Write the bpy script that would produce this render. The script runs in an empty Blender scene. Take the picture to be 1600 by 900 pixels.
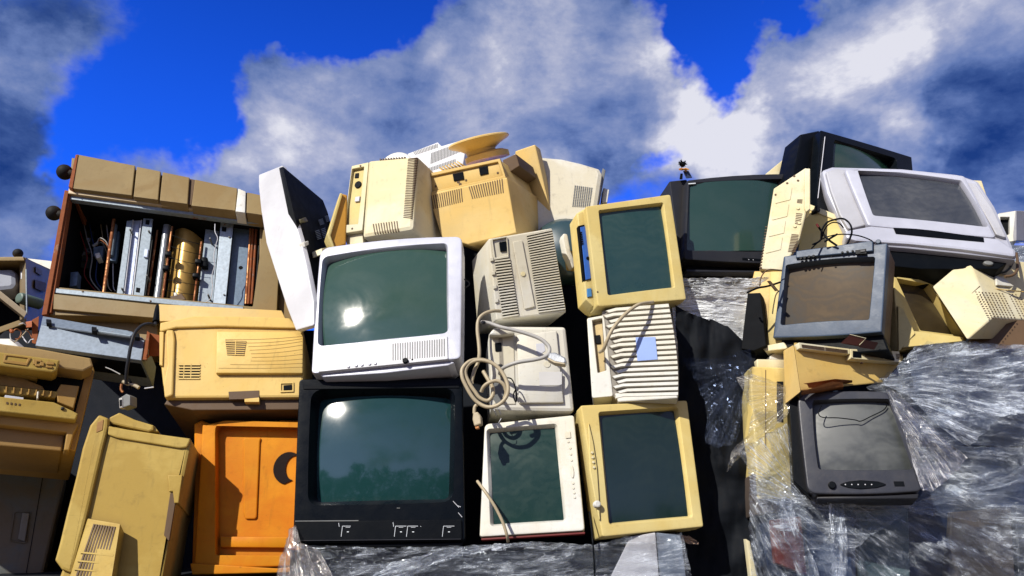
import bpy, bmesh, math, random
from mathutils import Vector, Matrix, noise, geometry
random.seed(7)
R = math.radians
SC = bpy.context.scene
COL = SC.collection
# ------------------------------------------------------------------ camera
CAM = Vector((0, 0, 1.5)); PITCH = R(18); FPX = 1200.0
CR, CU, CF = Vector((1, 0, 0)), Vector((0, -math.sin(PITCH), math.cos(PITCH))), Vector((0, math.cos(PITCH), math.sin(PITCH)))
def ray(px, py): return CR*((px-800)/FPX) + CU*((450-py)/FPX) + CF
def P(px, py, Y):
    r = ray(px, py); return CAM + r*(Y/r.y)
cd = bpy.data.cameras.new('camera'); cam = bpy.data.objects.new('camera', cd); COL.objects.link(cam)
cam.location = CAM; cam.rotation_euler = (R(90)+PITCH, 0, 0)
cd.sensor_width = 36; cd.lens = 36*FPX/1600; cd.clip_end = 5000; cd.clip_start = .05
SC.camera = cam
SUN_EL, SUN_AZ = R(37), R(38)      # azimuth measured to the left of straight behind the camera
SUNV = Vector((-math.sin(SUN_AZ)*math.cos(SUN_EL), -math.cos(SUN_AZ)*math.cos(SUN_EL), math.sin(SUN_EL)))
sd = bpy.data.lights.new('sun', 'SUN'); sd.energy = 5.0; sd.angle = R(.55); sd.color = (1, .94, .83)
so = bpy.data.objects.new('sun', sd); COL.objects.link(so)
so.rotation_euler = SUNV.to_track_quat('Z', 'Y').to_euler(); so.location = SUNV*20

# ------------------------------------------------------------------ materials
class NT:
    def __init__(s, nt): s.nt = nt; s.n = nt.nodes; s.k = nt.links
    def node(s, t, **kw):
        nd = s.n.new(t)
        for a, v in kw.items():
            if a.startswith('i_'):
                key = a[2:]; key = int(key) if key.isdigit() else key.replace('_', ' ')
                s.set(nd.inputs[key], v)
            else: setattr(nd, a, v)
        return nd
    def set(s, inp, v):
        if isinstance(v, bpy.types.NodeSocket): s.k.new(v, inp)
        else: inp.default_value = v
    def math(s, op, a, b=0, c=0, clamp=False):
        nd = s.n.new('ShaderNodeMath'); nd.operation = op; nd.use_clamp = clamp
        s.set(nd.inputs[0], a); s.set(nd.inputs[1], b)
        if op in ('MULTIPLY_ADD', 'SMOOTH_MIN'): s.set(nd.inputs[2], c)
        return nd.outputs[0]
    def mix(s, f, a, b, mode='MIX'):
        nd = s.n.new('ShaderNodeMix'); nd.data_type = 'RGBA'; nd.blend_type = mode
        s.set(nd.inputs[0], f); s.set(nd.inputs[6], a); s.set(nd.inputs[7], b); return nd.outputs[2]
    def noise(s, vec, scale, detail=3, rough=.55, dist=0):
        nd = s.node('ShaderNodeTexNoise'); s.set(nd.inputs['Vector'], vec)
        nd.inputs['Scale'].default_value = scale; nd.inputs['Detail'].default_value = detail
        nd.inputs['Roughness'].default_value = rough; nd.inputs['Distortion'].default_value = dist
        return nd.outputs[0]
    def ramp(s, f, lo, hi):
        nd = s.node('ShaderNodeMapRange', interpolation_type='SMOOTHSTEP'); s.set(nd.inputs[0], f)
        nd.inputs[1].default_value = lo; nd.inputs[2].default_value = hi; return nd.outputs[0]
    def scale(s, vec, v):
        nd = s.node('ShaderNodeMapping'); s.set(nd.inputs[0], vec); nd.inputs['Scale'].default_value = v; return nd.outputs[0]
def c4(c): return (c[0], c[1], c[2], 1)
_M = {}
def newmat(key):
    m = bpy.data.materials.new(key); m.use_nodes = True
    t = NT(m.node_tree); b = t.n['Principled BSDF']; _M[key] = m
    return m, t, b
def plastic(key, col, rough=.5, dirt=.35, dirtcol=(.13, .08, .035), yellow=None, bump=.12, metal=0, spec=.4, ao=True):
    """moulded plastic or painted sheet: uneven ageing, grime in the corners, dust, faint streaks"""
    if key in _M: return _M[key]
    m, t, b = newmat(key)
    oc = t.node('ShaderNodeTexCoord').outputs['Object']
    n1 = t.noise(oc, 3.2, 4, .6); n2 = t.noise(oc, 26, 5, .65); n3 = t.noise(oc, 190, 2)
    st = t.noise(t.scale(oc, (22, 22, 2.4)), 2.2, 4, .6)
    base = t.mix(t.ramp(n1, .32, .68), c4([x*.86 for x in col]), c4([min(1, x*1.07) for x in col]))
    if yellow: base = t.mix(t.ramp(t.noise(oc, 4.5, 5, .6, .6), .40, .62), base, c4(yellow))
    geo = t.node('ShaderNodeNewGeometry'); wc = geo.outputs['Position']
    run = t.noise(t.scale(wc, (46, 46, 2.0)), 1, 5, .7)
    base = t.mix(t.math('MULTIPLY', t.math('MULTIPLY', t.ramp(run, .54, .74), t.ramp(n1, .35, .6)), dirt*1.1, clamp=True), base, c4([x*.45+y_*.3 for x, y_ in zip(col, dirtcol)]))
    scr_ = t.ramp(t.math('ABSOLUTE', t.math('SUBTRACT', t.noise(t.scale(oc, (5, 60, 9)), 1.3, 2, .5, 1.2), .5)), .006, .0)
    base = t.mix(t.math('MULTIPLY', scr_, dirt*.7), base, c4([x*.55 for x in col]))
    g = t.math('MULTIPLY', t.ramp(n2, .5, .8), t.ramp(st, .35, .7))
    base = t.mix(t.math('MULTIPLY', g, dirt), base, c4(dirtcol))
    sp = t.ramp(t.noise(oc, 75, 2, .7), .72, .78)
    base = t.mix(t.math('MULTIPLY', sp, dirt*1.2, clamp=True), base, c4([x*.6 for x in dirtcol]))
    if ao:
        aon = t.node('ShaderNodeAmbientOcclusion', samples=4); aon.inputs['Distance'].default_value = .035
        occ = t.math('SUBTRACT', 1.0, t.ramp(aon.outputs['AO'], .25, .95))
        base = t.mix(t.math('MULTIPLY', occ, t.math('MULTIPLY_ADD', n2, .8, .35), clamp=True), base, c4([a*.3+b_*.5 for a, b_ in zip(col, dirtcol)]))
    sepn = t.node('ShaderNodeSeparateXYZ'); t.set(sepn.inputs[0], geo.outputs['Normal'])
    dustf = t.math('MULTIPLY', t.ramp(sepn.outputs[2], .35, .95), t.math('MULTIPLY', t.ramp(n2, .3, .7), min(.5, dirt*1.2)))
    base = t.mix(dustf, base, c4([.6*x+.06 for x in col]))
    t.set(b.inputs['Base Color'], base)
    t.set(b.inputs['Roughness'], t.math('MULTIPLY_ADD', n2, .35, rough-.17, clamp=True))
    b.inputs['Metallic'].default_value = metal
    b.inputs['Specular IOR Level'].default_value = spec
    bp = t.node('ShaderNodeBump'); bp.inputs['Strength'].default_value = bump; bp.inputs['Distance'].default_value = .002
    t.set(bp.inputs['Height'], t.math('ADD', n3, t.math('MULTIPLY', n1, 2.0))); t.set(b.inputs['Normal'], bp.outputs[0])
    return m
def rusty(key, col, amt=.5, metal=.6, rough=.45, scale=1):
    if key in _M: return _M[key]
    m, t, b = newmat(key)
    oc = t.node('ShaderNodeTexCoord').outputs['Object']
    n1 = t.noise(oc, 9*scale, 6, .7); n2 = t.noise(oc, 60*scale, 4, .7)
    vo = t.node('ShaderNodeTexVoronoi'); t.set(vo.inputs['Vector'], oc); vo.inputs['Scale'].default_value = 90
    base = t.mix(vo.outputs['Distance'], c4([x*.8 for x in col]), c4([min(1, x*1.12) for x in col]))
    f = t.ramp(t.math('ADD', n1, t.math('MULTIPLY', n2, .35)), .98-amt*.55, 1.08-amt*.5)
    rc = t.mix(n2, (.16, .035, .008, 1), (.34, .10, .025, 1))
    t.set(b.inputs['Base Color'], t.mix(f, base, rc))
    t.set(b.inputs['Metallic'], t.math('MULTIPLY', t.math('SUBTRACT', 1, f), metal))
    t.set(b.inputs['Roughness'], t.math('MULTIPLY_ADD', f, .4, rough, clamp=True))
    bp = t.node('ShaderNodeBump'); bp.inputs['Strength'].default_value = .25; bp.inputs['Distance'].default_value = .002
    t.set(bp.inputs['Height'], t.math('ADD', n2, f)); t.set(b.inputs['Normal'], bp.outputs[0])
    return m
def glass(key, col, rough=.1, dust=.3, dustcol=(.22, .2, .17), coat=1.0, smear=0):
    """picture tube: dark phosphor under a glossy convex face with dust and wipe marks"""
    if key in _M: return _M[key]
    m, t, b = newmat(key)
    oc = t.node('ShaderNodeTexCoord').outputs['Object']
    n1 = t.noise(oc, 5, 5, .65, .4); n2 = t.noise(oc, 40, 5, .7); n3 = t.noise(oc, 140, 3, .7)
    f = t.math('MULTIPLY', t.ramp(n1, .35, .75), t.math('MULTIPLY_ADD', n2, .6, .5))
    f = t.math('ADD', t.math('MULTIPLY', f, dust), t.math('MULTIPLY', t.ramp(n3, .66, .78), dust*.8), clamp=True)
    if smear:
        wv = t.node('ShaderNodeTexWave', wave_type='RINGS'); t.set(wv.inputs['Vector'], oc)
        wv.inputs['Scale'].default_value = 9; wv.inputs['Distortion'].default_value = 14; wv.inputs['Detail'].default_value = 3; wv.inputs['Detail Scale'].default_value = 1.5
        f = t.math('ADD', f, t.math('MULTIPLY', t.math('MULTIPLY', wv.outputs['Fac'], t.ramp(n1, .3, .6)), smear), clamp=True)
    t.set(b.inputs['Base Color'], t.mix(f, c4(col), c4(dustcol)))
    t.set(b.inputs['Roughness'], t.math('MULTIPLY_ADD', f, .5, rough, clamp=True))
    b.inputs['Specular IOR Level'].default_value = .65
    if coat < .2: b.inputs['Specular IOR Level'].default_value = .3
    b.inputs['Coat Weight'].default_value = coat*.6; b.inputs['Coat Roughness'].default_value = rough*.6
    return m
def film_mat(key, tint=(.80, .88, 1), dens=.25, streak=.5, rough=.16, milk=.5):
    """layers of stretch wrap: clear where single, milky where bunched, hard bright creases"""
    if key in _M: return _M[key]
    m, t, b = newmat(key)
    uv = t.node('ShaderNodeUVMap').outputs[0]
    oc = t.node('ShaderNodeTexCoord').outputs['Object']
    s1 = t.noise(t.scale(uv, (24, 4.5, 1)), 1, 5, .64, .6)
    s2 = t.noise(t.scale(uv, (85, 13, 1)), 1, 4, .6, .7)
    n1 = t.noise(oc, 6, 4, .6); n4 = t.noise(oc, 34, 5, .7, .6)
    h = t.math('ADD', t.math('MULTIPLY', s1, 1.6), t.math('MULTIPLY', s2, .7))
    h = t.math('ADD', h, t.math('MULTIPLY', n4, .75))
    bp = t.node('ShaderNodeBump'); bp.inputs['Strength'].default_value = .8; bp.inputs['Distance'].default_value = .013
    t.set(bp.inputs['Height'], h)
    b.inputs['Base Color'].default_value = c4(tint); b.inputs['Roughness'].default_value = rough+.12
    b.inputs['Specular IOR Level'].default_value = .9
    t.set(b.inputs['Normal'], bp.outputs[0])
    tr = t.node('ShaderNodeBsdfTransparent'); tr.inputs[0].default_value = (.93, .95, .98, 1)
    gl = t.node('ShaderNodeBsdfGlossy'); gl.inputs['Roughness'].default_value = rough; gl.inputs[0].default_value = c4(tint)
    t.set(gl.inputs['Normal'], bp.outputs[0])
    lw = t.node('ShaderNodeLayerWeight'); lw.inputs[0].default_value = .35; t.set(lw.inputs['Normal'], bp.outputs[0])
    milkf = t.math('MULTIPLY', t.ramp(t.math('ADD', s1, t.math('MULTIPLY', n1, .6)), .70, .98), milk)
    milkf = t.math('MULTIPLY', milkf, t.math('MULTIPLY_ADD', t.ramp(s2, .40, .70), 1.1, .25), clamp=True)
    ms = t.node('ShaderNodeMixShader'); t.set(ms.inputs[0], t.math('MULTIPLY_ADD', lw.outputs['Facing'], streak, dens, clamp=True))
    t.k.new(tr.outputs[0], ms.inputs[1]); t.k.new(gl.outputs[0], ms.inputs[2])
    m2 = t.node('ShaderNodeMixShader'); t.set(m2.inputs[0], milkf); t.k.new(ms.outputs[0], m2.inputs[1]); t.k.new(b.outputs[0], m2.inputs[2])
    t.k.new(m2.outputs[0], t.n['Material Output'].inputs[0])
    return m

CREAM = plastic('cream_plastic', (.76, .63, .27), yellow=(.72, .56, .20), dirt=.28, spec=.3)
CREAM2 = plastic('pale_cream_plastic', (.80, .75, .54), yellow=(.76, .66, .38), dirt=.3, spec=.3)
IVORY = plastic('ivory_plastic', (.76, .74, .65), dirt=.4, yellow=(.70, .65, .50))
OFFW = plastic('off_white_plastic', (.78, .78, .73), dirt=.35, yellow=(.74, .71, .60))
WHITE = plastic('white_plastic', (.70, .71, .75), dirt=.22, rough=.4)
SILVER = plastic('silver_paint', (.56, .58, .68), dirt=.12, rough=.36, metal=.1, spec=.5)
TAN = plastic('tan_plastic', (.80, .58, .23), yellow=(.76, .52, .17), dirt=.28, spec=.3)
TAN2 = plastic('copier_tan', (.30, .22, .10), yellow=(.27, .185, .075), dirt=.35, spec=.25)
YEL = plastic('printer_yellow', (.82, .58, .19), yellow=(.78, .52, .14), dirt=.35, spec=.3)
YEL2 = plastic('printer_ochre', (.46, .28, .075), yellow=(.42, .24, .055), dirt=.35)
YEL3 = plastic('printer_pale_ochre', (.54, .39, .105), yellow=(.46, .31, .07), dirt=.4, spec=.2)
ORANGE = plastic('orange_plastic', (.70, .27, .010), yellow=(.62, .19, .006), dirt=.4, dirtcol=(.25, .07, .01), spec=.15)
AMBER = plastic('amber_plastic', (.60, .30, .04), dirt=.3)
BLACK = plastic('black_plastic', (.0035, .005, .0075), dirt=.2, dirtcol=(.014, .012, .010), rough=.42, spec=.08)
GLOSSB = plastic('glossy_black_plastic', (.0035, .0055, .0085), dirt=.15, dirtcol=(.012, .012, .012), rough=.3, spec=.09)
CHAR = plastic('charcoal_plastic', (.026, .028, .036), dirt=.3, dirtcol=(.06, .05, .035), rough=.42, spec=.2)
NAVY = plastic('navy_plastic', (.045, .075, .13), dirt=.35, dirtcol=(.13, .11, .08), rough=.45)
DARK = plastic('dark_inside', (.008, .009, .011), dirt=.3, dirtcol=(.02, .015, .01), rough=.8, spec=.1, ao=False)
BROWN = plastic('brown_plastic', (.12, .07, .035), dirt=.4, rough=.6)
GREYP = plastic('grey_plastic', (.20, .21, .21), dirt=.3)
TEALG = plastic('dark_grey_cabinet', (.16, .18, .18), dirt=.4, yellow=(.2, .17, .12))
ZINC = rusty('galvanised_steel', (.19, .24, .31), .15, .15, .55)
STEEL = rusty('bare_steel', (.26, .32, .38), .3, .2, .5)
BRIGHT = rusty('bright_steel', (.62, .70, .92), .02, .25, .3)
BLUEST = rusty('blue_painted_steel', (.13, .19, .27), .15, .2)
RUST = rusty('rusted_steel', (.2, .12, .07), .95, .3)
COPPER = rusty('corroded_copper', (.45, .2, .08), .7, .6)
RUBBER = plastic('black_rubber', (.012, .012, .013), dirt=.1, rough=.7, spec=.25)
LABELB = plastic('pale_blue_label', (.28, .40, .75), dirt=.1, rough=.5, ao=False)
LABELW = plastic('greyish_label', (.62, .63, .68), dirt=.1, rough=.5, ao=False)
BLUEC = plastic('blue_connector', (.02, .13, .55), dirt=.1, rough=.4)
CABLE = plastic('beige_cable', (.50, .42, .28), dirt=.35, rough=.45, ao=False)
CABLEG = plastic('grey_cable', (.45, .44, .42), dirt=.3, rough=.45, ao=False)
WOODM = rusty('brown_board', (.30, .11, .03), .25, 0, .6)
WHITEMARK = plastic('white_print', (.75, .8, .85), dirt=0, ao=False)
CARDB = plastic('cardboard', (.40, .29, .17), dirt=.4, rough=.8)
TUBE_T = glass('tube_teal', (.034, .078, .062), .07, .22, (.11, .15, .12), .8)
TUBE_N = glass('tube_neutral', (.035, .062, .050), .16, .22, (.11, .13, .12))
TUBE_D = glass('tube_dark', (.005, .019, .015), .12, .22, (.035, .055, .045), .25, smear=.08)
TUBE_L = glass('tube_low', (.008, .032, .028), .22, .3, (.045, .08, .065), .15, smear=.12)
TUBE_F = glass('tube_flat_teal', (.014, .054, .052), .25, .3, (.05, .095, .085), .35, smear=.12)
TUBE_B = glass('tube_dusty_brown', (.03, .025, .02), .5, .8, (.13, .095, .06), .05, smear=.3)
TUBE_G = glass('tube_dusty_grey', (.045, .05, .05), .3, .6, (.13, .14, .14), .35, smear=.15)
TUBE_S = glass('tube_grey_blue', (.035, .042, .058), .3, .5, (.085, .09, .10), .4, smear=.15)
FILM = film_mat('stretch_film', dens=.04, streak=.34, milk=.42)
FILMW = film_mat('stretch_film_thick', dens=.08, streak=.42, milk=.75)
FILMY = film_mat('stretch_film_clear', (.95, .92, .85), dens=.08, streak=.5, milk=.45)
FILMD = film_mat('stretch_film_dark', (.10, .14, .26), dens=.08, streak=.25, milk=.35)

# ------------------------------------------------------------------ frames, things, parts
ROOTS = []
cur = None
class F:
    """a plane in the world: centre seen at (cx, cy) at distance Y; yaw > 0 turns the face to the right, tilt > 0 leans it back"""
    def __init__(s, cx, cy, Y, yaw=0, tilt=0, a=None, b=None):
        y, t = R(yaw), R(tilt)
        s.O = P(cx, cy, Y)
        s.n = Vector((math.sin(y)*math.cos(t), -math.cos(y)*math.cos(t), math.sin(t)))
        s.x = Vector((1, 0, 0)); s.y = Vector((0, 0, 1))
        if a: x = s.hit(*b) - s.hit(*a)
        else: x = Vector((math.cos(y), math.sin(y), 0))
        s.x = x.normalized(); s.y = s.n.cross(s.x).normalized()
    def hit(s, px, py, z=0):
        r = ray(px, py); o = s.O + s.n*z
        return CAM + r*((o-CAM).dot(s.n)/r.dot(s.n))
    def l(s, px, py, z=0):
        d = s.hit(px, py, z) - s.O; return Vector((d.dot(s.x), d.dot(s.y)))
    def w(s, p): return s.O + s.x*p[0] + s.y*p[1] + s.n*p[2]
    def mat(s):
        m = Matrix((s.x, s.y, s.n)).transposed().to_4x4(); m.translation = s.O; return m
def F3(p, q, r_, side=None):
    """frame through three (px, py, Y) points: p origin, q along x, r_ roughly along y"""
    f = F.__new__(F); a, b, c = P(*p), P(*q), P(*r_)
    f.O = a; f.x = (b-a).normalized(); n = f.x.cross(c-a).normalized()
    if n.dot(CAM-a) < 0: n = -n
    f.n = n; f.y = n.cross(f.x); return f
class Thing: pass
def T(name, label, cat, fr=None, group=None):
    global cur
    t = Thing(); t.name, t.label, t.cat, t.group, t.fr, t.objs = name, label, cat, group, fr, []
    t.root = bpy.data.objects.new(name, None); t.root.empty_display_size = .05; COL.objects.link(t.root)
    ROOTS.append(t); cur = t; return t
def emit(name, bm, mat, parent=None, sharp=38, label=None, kind=None):
    bmesh.ops.remove_doubles(bm, verts=bm.verts, dist=1e-6)
    bmesh.ops.recalc_face_normals(bm, faces=bm.faces)
    me = bpy.data.meshes.new(name); bm.to_mesh(me); bm.free()
    ng = False
    for p in me.polygons:
        p.use_smooth = True; ng = ng or len(p.vertices) > 5
    me.set_sharp_from_angle(angle=R(sharp))
    for p in me.polygons:
        if len(p.vertices) > 5: p.use_smooth = False
    me.materials.append(mat)
    o = bpy.data.objects.new(name, me); COL.objects.link(o)
    if sharp < 100 and not ng:
        wn_ = o.modifiers.new('weighted_normal', 'WEIGHTED_NORMAL'); wn_.keep_sharp = True; wn_.weight = 80
    o.parent = parent or cur.root
    if label: o['label'] = label
    if kind: o['kind'] = kind
    cur.objs.append(o); return o
def finish():
    for t in ROOTS:
        vs = [v.co for o in t.objs for v in o.data.vertices]
        lo = Vector((min(v[i] for v in vs) for i in range(3))); hi = Vector((max(v[i] for v in vs) for i in range(3)))
        M = t.fr.mat() if t.fr else Matrix.Identity(4)
        M.translation = Vector(((lo.x+hi.x)/2, (lo.y+hi.y)/2, lo.z))
        I = M.inverted()
        seen = set()
        for o in t.objs:
            if o.data.name not in seen: o.data.transform(I); seen.add(o.data.name)
        root = t.root
        if len(t.objs) == 1:
            o = t.objs[0]; o.parent = None; bpy.data.objects.remove(root); root = o; o.name = t.name
        root.matrix_world = M
        root['label'] = t.label; root['category'] = t.cat
        if t.group: root['group'] = t.group

# ------------------------------------------------------------------ shapes
def outline(p2, r=.01, seg=4, bulge=None, ne=5):
    """rounded closed polygon from 2-D points; bulge = outward bow per edge (m)"""
    n = len(p2); out = []
    area = sum(p2[i][0]*p2[(i+1) % n][1]-p2[(i+1) % n][0]*p2[i][1] for i in range(n))
    for i in range(n):
        p, a, b = Vector(p2[i][:2]), Vector(p2[i-1][:2]), Vector(p2[(i+1) % n][:2])
        rr = r[i] if isinstance(r, (list, tuple)) else r
        da, db = (a-p), (b-p); la, lb = da.length, db.length; da.normalize(); db.normalize()
        ang = da.angle(db) if la > 1e-9 and lb > 1e-9 else math.pi
        if ang > 3.0 or seg == 0: out += [p.copy()]*(seg+1) if seg else [p.copy()]
        else:
            d = min(rr/math.tan(ang/2), la*.45, lb*.45)
            s_, e_ = p+da*d, p+db*d
            for k in range(seg+1):
                u = k/seg; out.append(s_*(1-u)**2 + p*(2*u*(1-u)) + e_*u**2)
        if bulge:
            bb = bulge[i] if isinstance(bulge, (list, tuple)) else bulge
            q, pn = Vector(p2[(i+1) % n][:2]), None
            e = (q-p).normalized(); nrm = Vector((e.y, -e.x)) * (1 if area > 0 else -1)
            st = out[-1]
            # where the next corner starts
            c = Vector(p2[(i+2) % n][:2]); da2, db2 = (p-q), (c-q); la2, lb2 = da2.length, db2.length
            an2 = da2.angle(db2); r2 = r[(i+1) % n] if isinstance(r, (list, tuple)) else r
            d2 = min(r2/math.tan(an2/2), la2*.45, lb2*.45); en = q+da2.normalized()*d2
            for k in range(1, ne):
                u = k/ne; out.append(st*(1-u)+en*u+nrm*bb*4*u*(1-u))
    return out
def inset(lp, d):
    if abs(d) < 1e-9: return [Vector(p) for p in lp]
    n = len(lp); out = []
    area = sum(lp[i][0]*lp[(i+1) % n][1]-lp[(i+1) % n][0]*lp[i][1] for i in range(n)); sg = 1 if area > 0 else -1
    def ed(i):
        k = 0
        while k < n:
            e = Vector(lp[(i+1+k) % n][:2])-Vector(lp[i % n][:2])
            if e.length > 1e-7: return e.normalized()
            k += 1
        return Vector((1, 0))
    def edb(i):
        k = 0
        while k < n:
            e = Vector(lp[i % n][:2])-Vector(lp[(i-1-k) % n][:2])
            if e.length > 1e-7: return e.normalized()
            k += 1
        return Vector((1, 0))
    for i in range(n):
        e1, e2 = edb(i), ed(i)
        n1, n2 = Vector((-e1.y, e1.x))*sg, Vector((-e2.y, e2.x))*sg
        m = n1+n2
        if m.length < 1e-6: m = n1
        m.normalize(); c = max(.45, m.dot(n1))
        out.append(Vector(lp[i][:2])+m*(d/c))
    if d > 0:                      # corners tighter than the inset fold over: pull the folded points together
        for _ in range(14):
            bad = False
            for i in range(n):
                j = (i+1) % n; eo = Vector(lp[j][:2])-Vector(lp[i][:2]); en = out[j]-out[i]
                if eo.length > 1e-7 and en.dot(eo) < -1e-12:
                    q = (out[i]+out[j])/2; out[i] = q.copy(); out[j] = q.copy(); bad = True
                elif eo.length <= 1e-7 and en.length > 1e-9:
                    q = (out[i]+out[j])/2; out[i] = q.copy(); out[j] = q.copy()
            if not bad: break
    return out
def scl(lp, s, c=None, sh=(0, 0)):
    c = c or sum((Vector(p[:2]) for p in lp), Vector((0, 0)))/len(lp)
    sx, sy = s if isinstance(s, (tuple, list)) else (s, s)
    return [Vector((c.x+(p[0]-c.x)*sx+sh[0], c.y+(p[1]-c.y)*sy+sh[1])) for p in lp]
def loft(bm, fr, loops, cap0=True, cap1=True):
    """loops: (list of 2-D points, z)"""
    rings = [[bm.verts.new(fr.w((p[0], p[1], z(p) if callable(z) else z))) for p in lp] for lp, z in loops]
    n = len(rings[0])
    for a, b in zip(rings, rings[1:]):
        for i in range(n):
            vs = [a[i], a[(i+1) % n], b[(i+1) % n], b[i]]
            try: bm.faces.new(vs)
            except ValueError: pass
    for c, rg in ((cap0, rings[0]), (cap1, rings[-1])):
        if c:
            try: bm.faces.new(rg)
            except ValueError: pass
    return rings
def tr(fr, pts, z=0): return [fr.l(p[0], p[1], z) for p in pts]
def prism(name, fr, pts, z0, z1, mat, r=.004, bev=.003, seg=3, bulge=None, back=None, sh=(0, 0), parent=None, loc=False, label=None, sharp=38, mid=None):
    lp = outline(pts if loc else tr(fr, pts, z0), r, seg, bulge)
    bm = bmesh.new(); bev = min(bev, abs(z0-z1)*.45)
    s = -1 if z1 < z0 else 1
    L = [(inset(lp, bev), z0), (inset(lp, bev*.3), z0+s*bev*.3), (lp, z0+s*bev)]
    if mid: L.append((lp, mid))
    if back: L.append((scl(lp, back, sh=sh), z1))
    else: L.append((lp, z1))
    loft(bm, fr, L)
    return emit(name, bm, mat, parent, sharp, label)
def strips(name, fr, quad, n, mat, z0, z1, duty=.5, axis='h', ends=0, parent=None, bev=0, loc=False, rows=1, rgap=.1):
    """n parallel bars inside a quad given TL, TR, BR, BL; 'h' bars run left-right"""
    tl, tr_, br, bl = quad if loc else tr(fr, quad, z0)
    bm = bmesh.new()
    def pt(u, v): return (tl*(1-u)+tr_*u)*(1-v)+(bl*(1-u)+br*u)*v
    for i in range(n):
        a, b = (i+.5-duty/2)/n, (i+.5+duty/2)/n
        for k in range(rows):
            c, d = (k+rgap/2)/rows if rows > 1 else 0, (k+1-rgap/2)/rows if rows > 1 else 1
            q = [pt(c, a), pt(d, a), pt(d, b), pt(c, b)] if axis == 'h' else [pt(a, c), pt(b, c), pt(b, d), pt(a, d)]
            if bev: L = [(inset(q, bev), z0), (q, z0+(bev if z1 > z0 else -bev)), (q, z1)]
            else: L = [(q, z0), (q, z1)]
            loft(bm, fr, L)
    return emit(name, bm, mat, parent)
def glass_z(q, z, Rr, Rx=None):
    c = sum(q, Vector((0, 0)))/4; hw = (q[1]-q[0]).length/2; Rx = Rx or Rr
    zc = z+min(.02, hw**2/(2*Rx)*.9)
    return lambda p: zc-(p[0]-c.x)**2/(2*Rx)-(p[1]-c.y)**2/(2*Rr)
def frame_ring(name, fr, outer, inner, zf, zb, rec, mat, ro=.01, ri=.008, bo=None, bi=None, lip=.004, rnd=.006, parent=None, slope=None, deep=None, seg=5, label=None, gz=None):
    """bezel: outer back edge -> rounded front -> hole -> recessed inner wall"""
    lo_ = outline(tr(fr, outer, zf), ro, seg, bo or 1e-7); li = outline(tr(fr, inner, zf-rec), ri, seg, bi or 1e-7)
    bm = bmesh.new(); sl = slope if slope is not None else rec*.4
    L = [(lo_, zb), (lo_, zf-rnd), (inset(lo_, rnd*.3), zf-rnd*.3), (inset(lo_, rnd), zf),
         (inset(li, -lip-.0015), zf), (inset(li, -lip), zf-.0015), (li, (lambda p: min(zf-.003, gz(p)+.002)) if gz else zf-rec+.001), (li, (lambda p: gz(p)-.01) if gz else (deep if deep is not None else zf-rec-.03))]
    loft(bm, fr, L, False, False)
    return emit(name, bm, mat, parent, label=label)
def screen(fr, inner, z, Rr, mat, parent=None, name='screen', grow=1.05, n=22, Rx=None):
    q = tr(fr, inner, z); c = sum(q, Vector((0, 0)))/4
    q = [c+(p-c)*grow for p in q]
    hw = (q[1]-q[0]).length/2; hh = (q[3]-q[0]).length/2
    bm = bmesh.new(); V = []
    Rx = Rx or Rr
    zc = z+min(.02, (hw/grow)**2/(2*Rx)*.9 if Rx < 50 else .0)
    for j in range(n+1):
        row = []
        for i in range(n+1):
            u, v = i/n, j/n; p = (q[0]*(1-u)+q[1]*u)*(1-v)+(q[3]*(1-u)+q[2]*u)*v; d = p-c
            row.append(bm.verts.new(fr.w((p.x, p.y, zc-d.x**2/(2*Rx)-d.y**2/(2*Rr)))))
        V.append(row)
    for j in range(n):
        for i in range(n): bm.faces.new((V[j][i], V[j][i+1], V[j+1][i+1], V[j+1][i]))
    return emit(name, bm, mat, parent, 180)
def casing(fr, outer, z0, z1, z2, s2, mat, ro=.012, bo=None, sh=(0, 0), s1=.97, name='cabinet', ins=.003, parent=None):
    lp = inset(outline(tr(fr, outer, 0), ro, 5, bo or 1e-7), ins); bm = bmesh.new()
    zm = z1+(z2-z1)*.12
    loft(bm, fr, [(lp, z0), (lp, z1), (scl(lp, s1*.985), z1-.004), (scl(lp, s1), zm), (scl(lp, (s1*.4+s2*.6), sh=(sh[0]*.6, sh[1]*.6)), z1+(z2-z1)*.6), (scl(lp, s2, sh=sh), z2+.012), (inset(scl(lp, s2, sh=sh), .012), z2)], False, True)
    return emit(name, bm, mat, parent, 40)
def solid(name, vs, faces, mat, bev=.004, parent=None, seg=2, fr=None, label=None):
    bm = bmesh.new()
    V = [bm.verts.new(fr.w((*fr.l(v[0], v[1], v[2]), v[2])) if fr else P(*v)) for v in vs]
    for f in faces: bm.faces.new([V[i] for i in f])
    bmesh.ops.recalc_face_normals(bm, faces=bm.faces)
    if bev: bmesh.ops.bevel(bm, geom=list(bm.edges), offset=bev, segments=seg, profile=.6, affect='EDGES', clamp_overlap=True)
    return emit(name, bm, mat, parent, label=label)
HEX = [(0, 1, 2, 3), (7, 6, 5, 4), (0, 4, 5, 1), (1, 5, 6, 2), (2, 6, 7, 3), (3, 7, 4, 0)]
def hexa(name, f4, b4, mat, bev=.004, **k): return solid(name, list(f4)+list(b4), HEX, mat, bev, **k)
def catmull(P_, k=8):
    out = []; n = len(P_)
    for i in range(n-1):
        p0, p1, p2, p3 = P_[max(0, i-1)], P_[i], P_[i+1], P_[min(n-1, i+2)]
        for j in range(k):
            u = j/k; out.append(.5*((2*p1)+(p2-p0)*u+(2*p0-5*p1+4*p2-p3)*u*u+(3*p1-p0-3*p2+p3)*u**3))
    out.append(P_[-1]); return out
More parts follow.
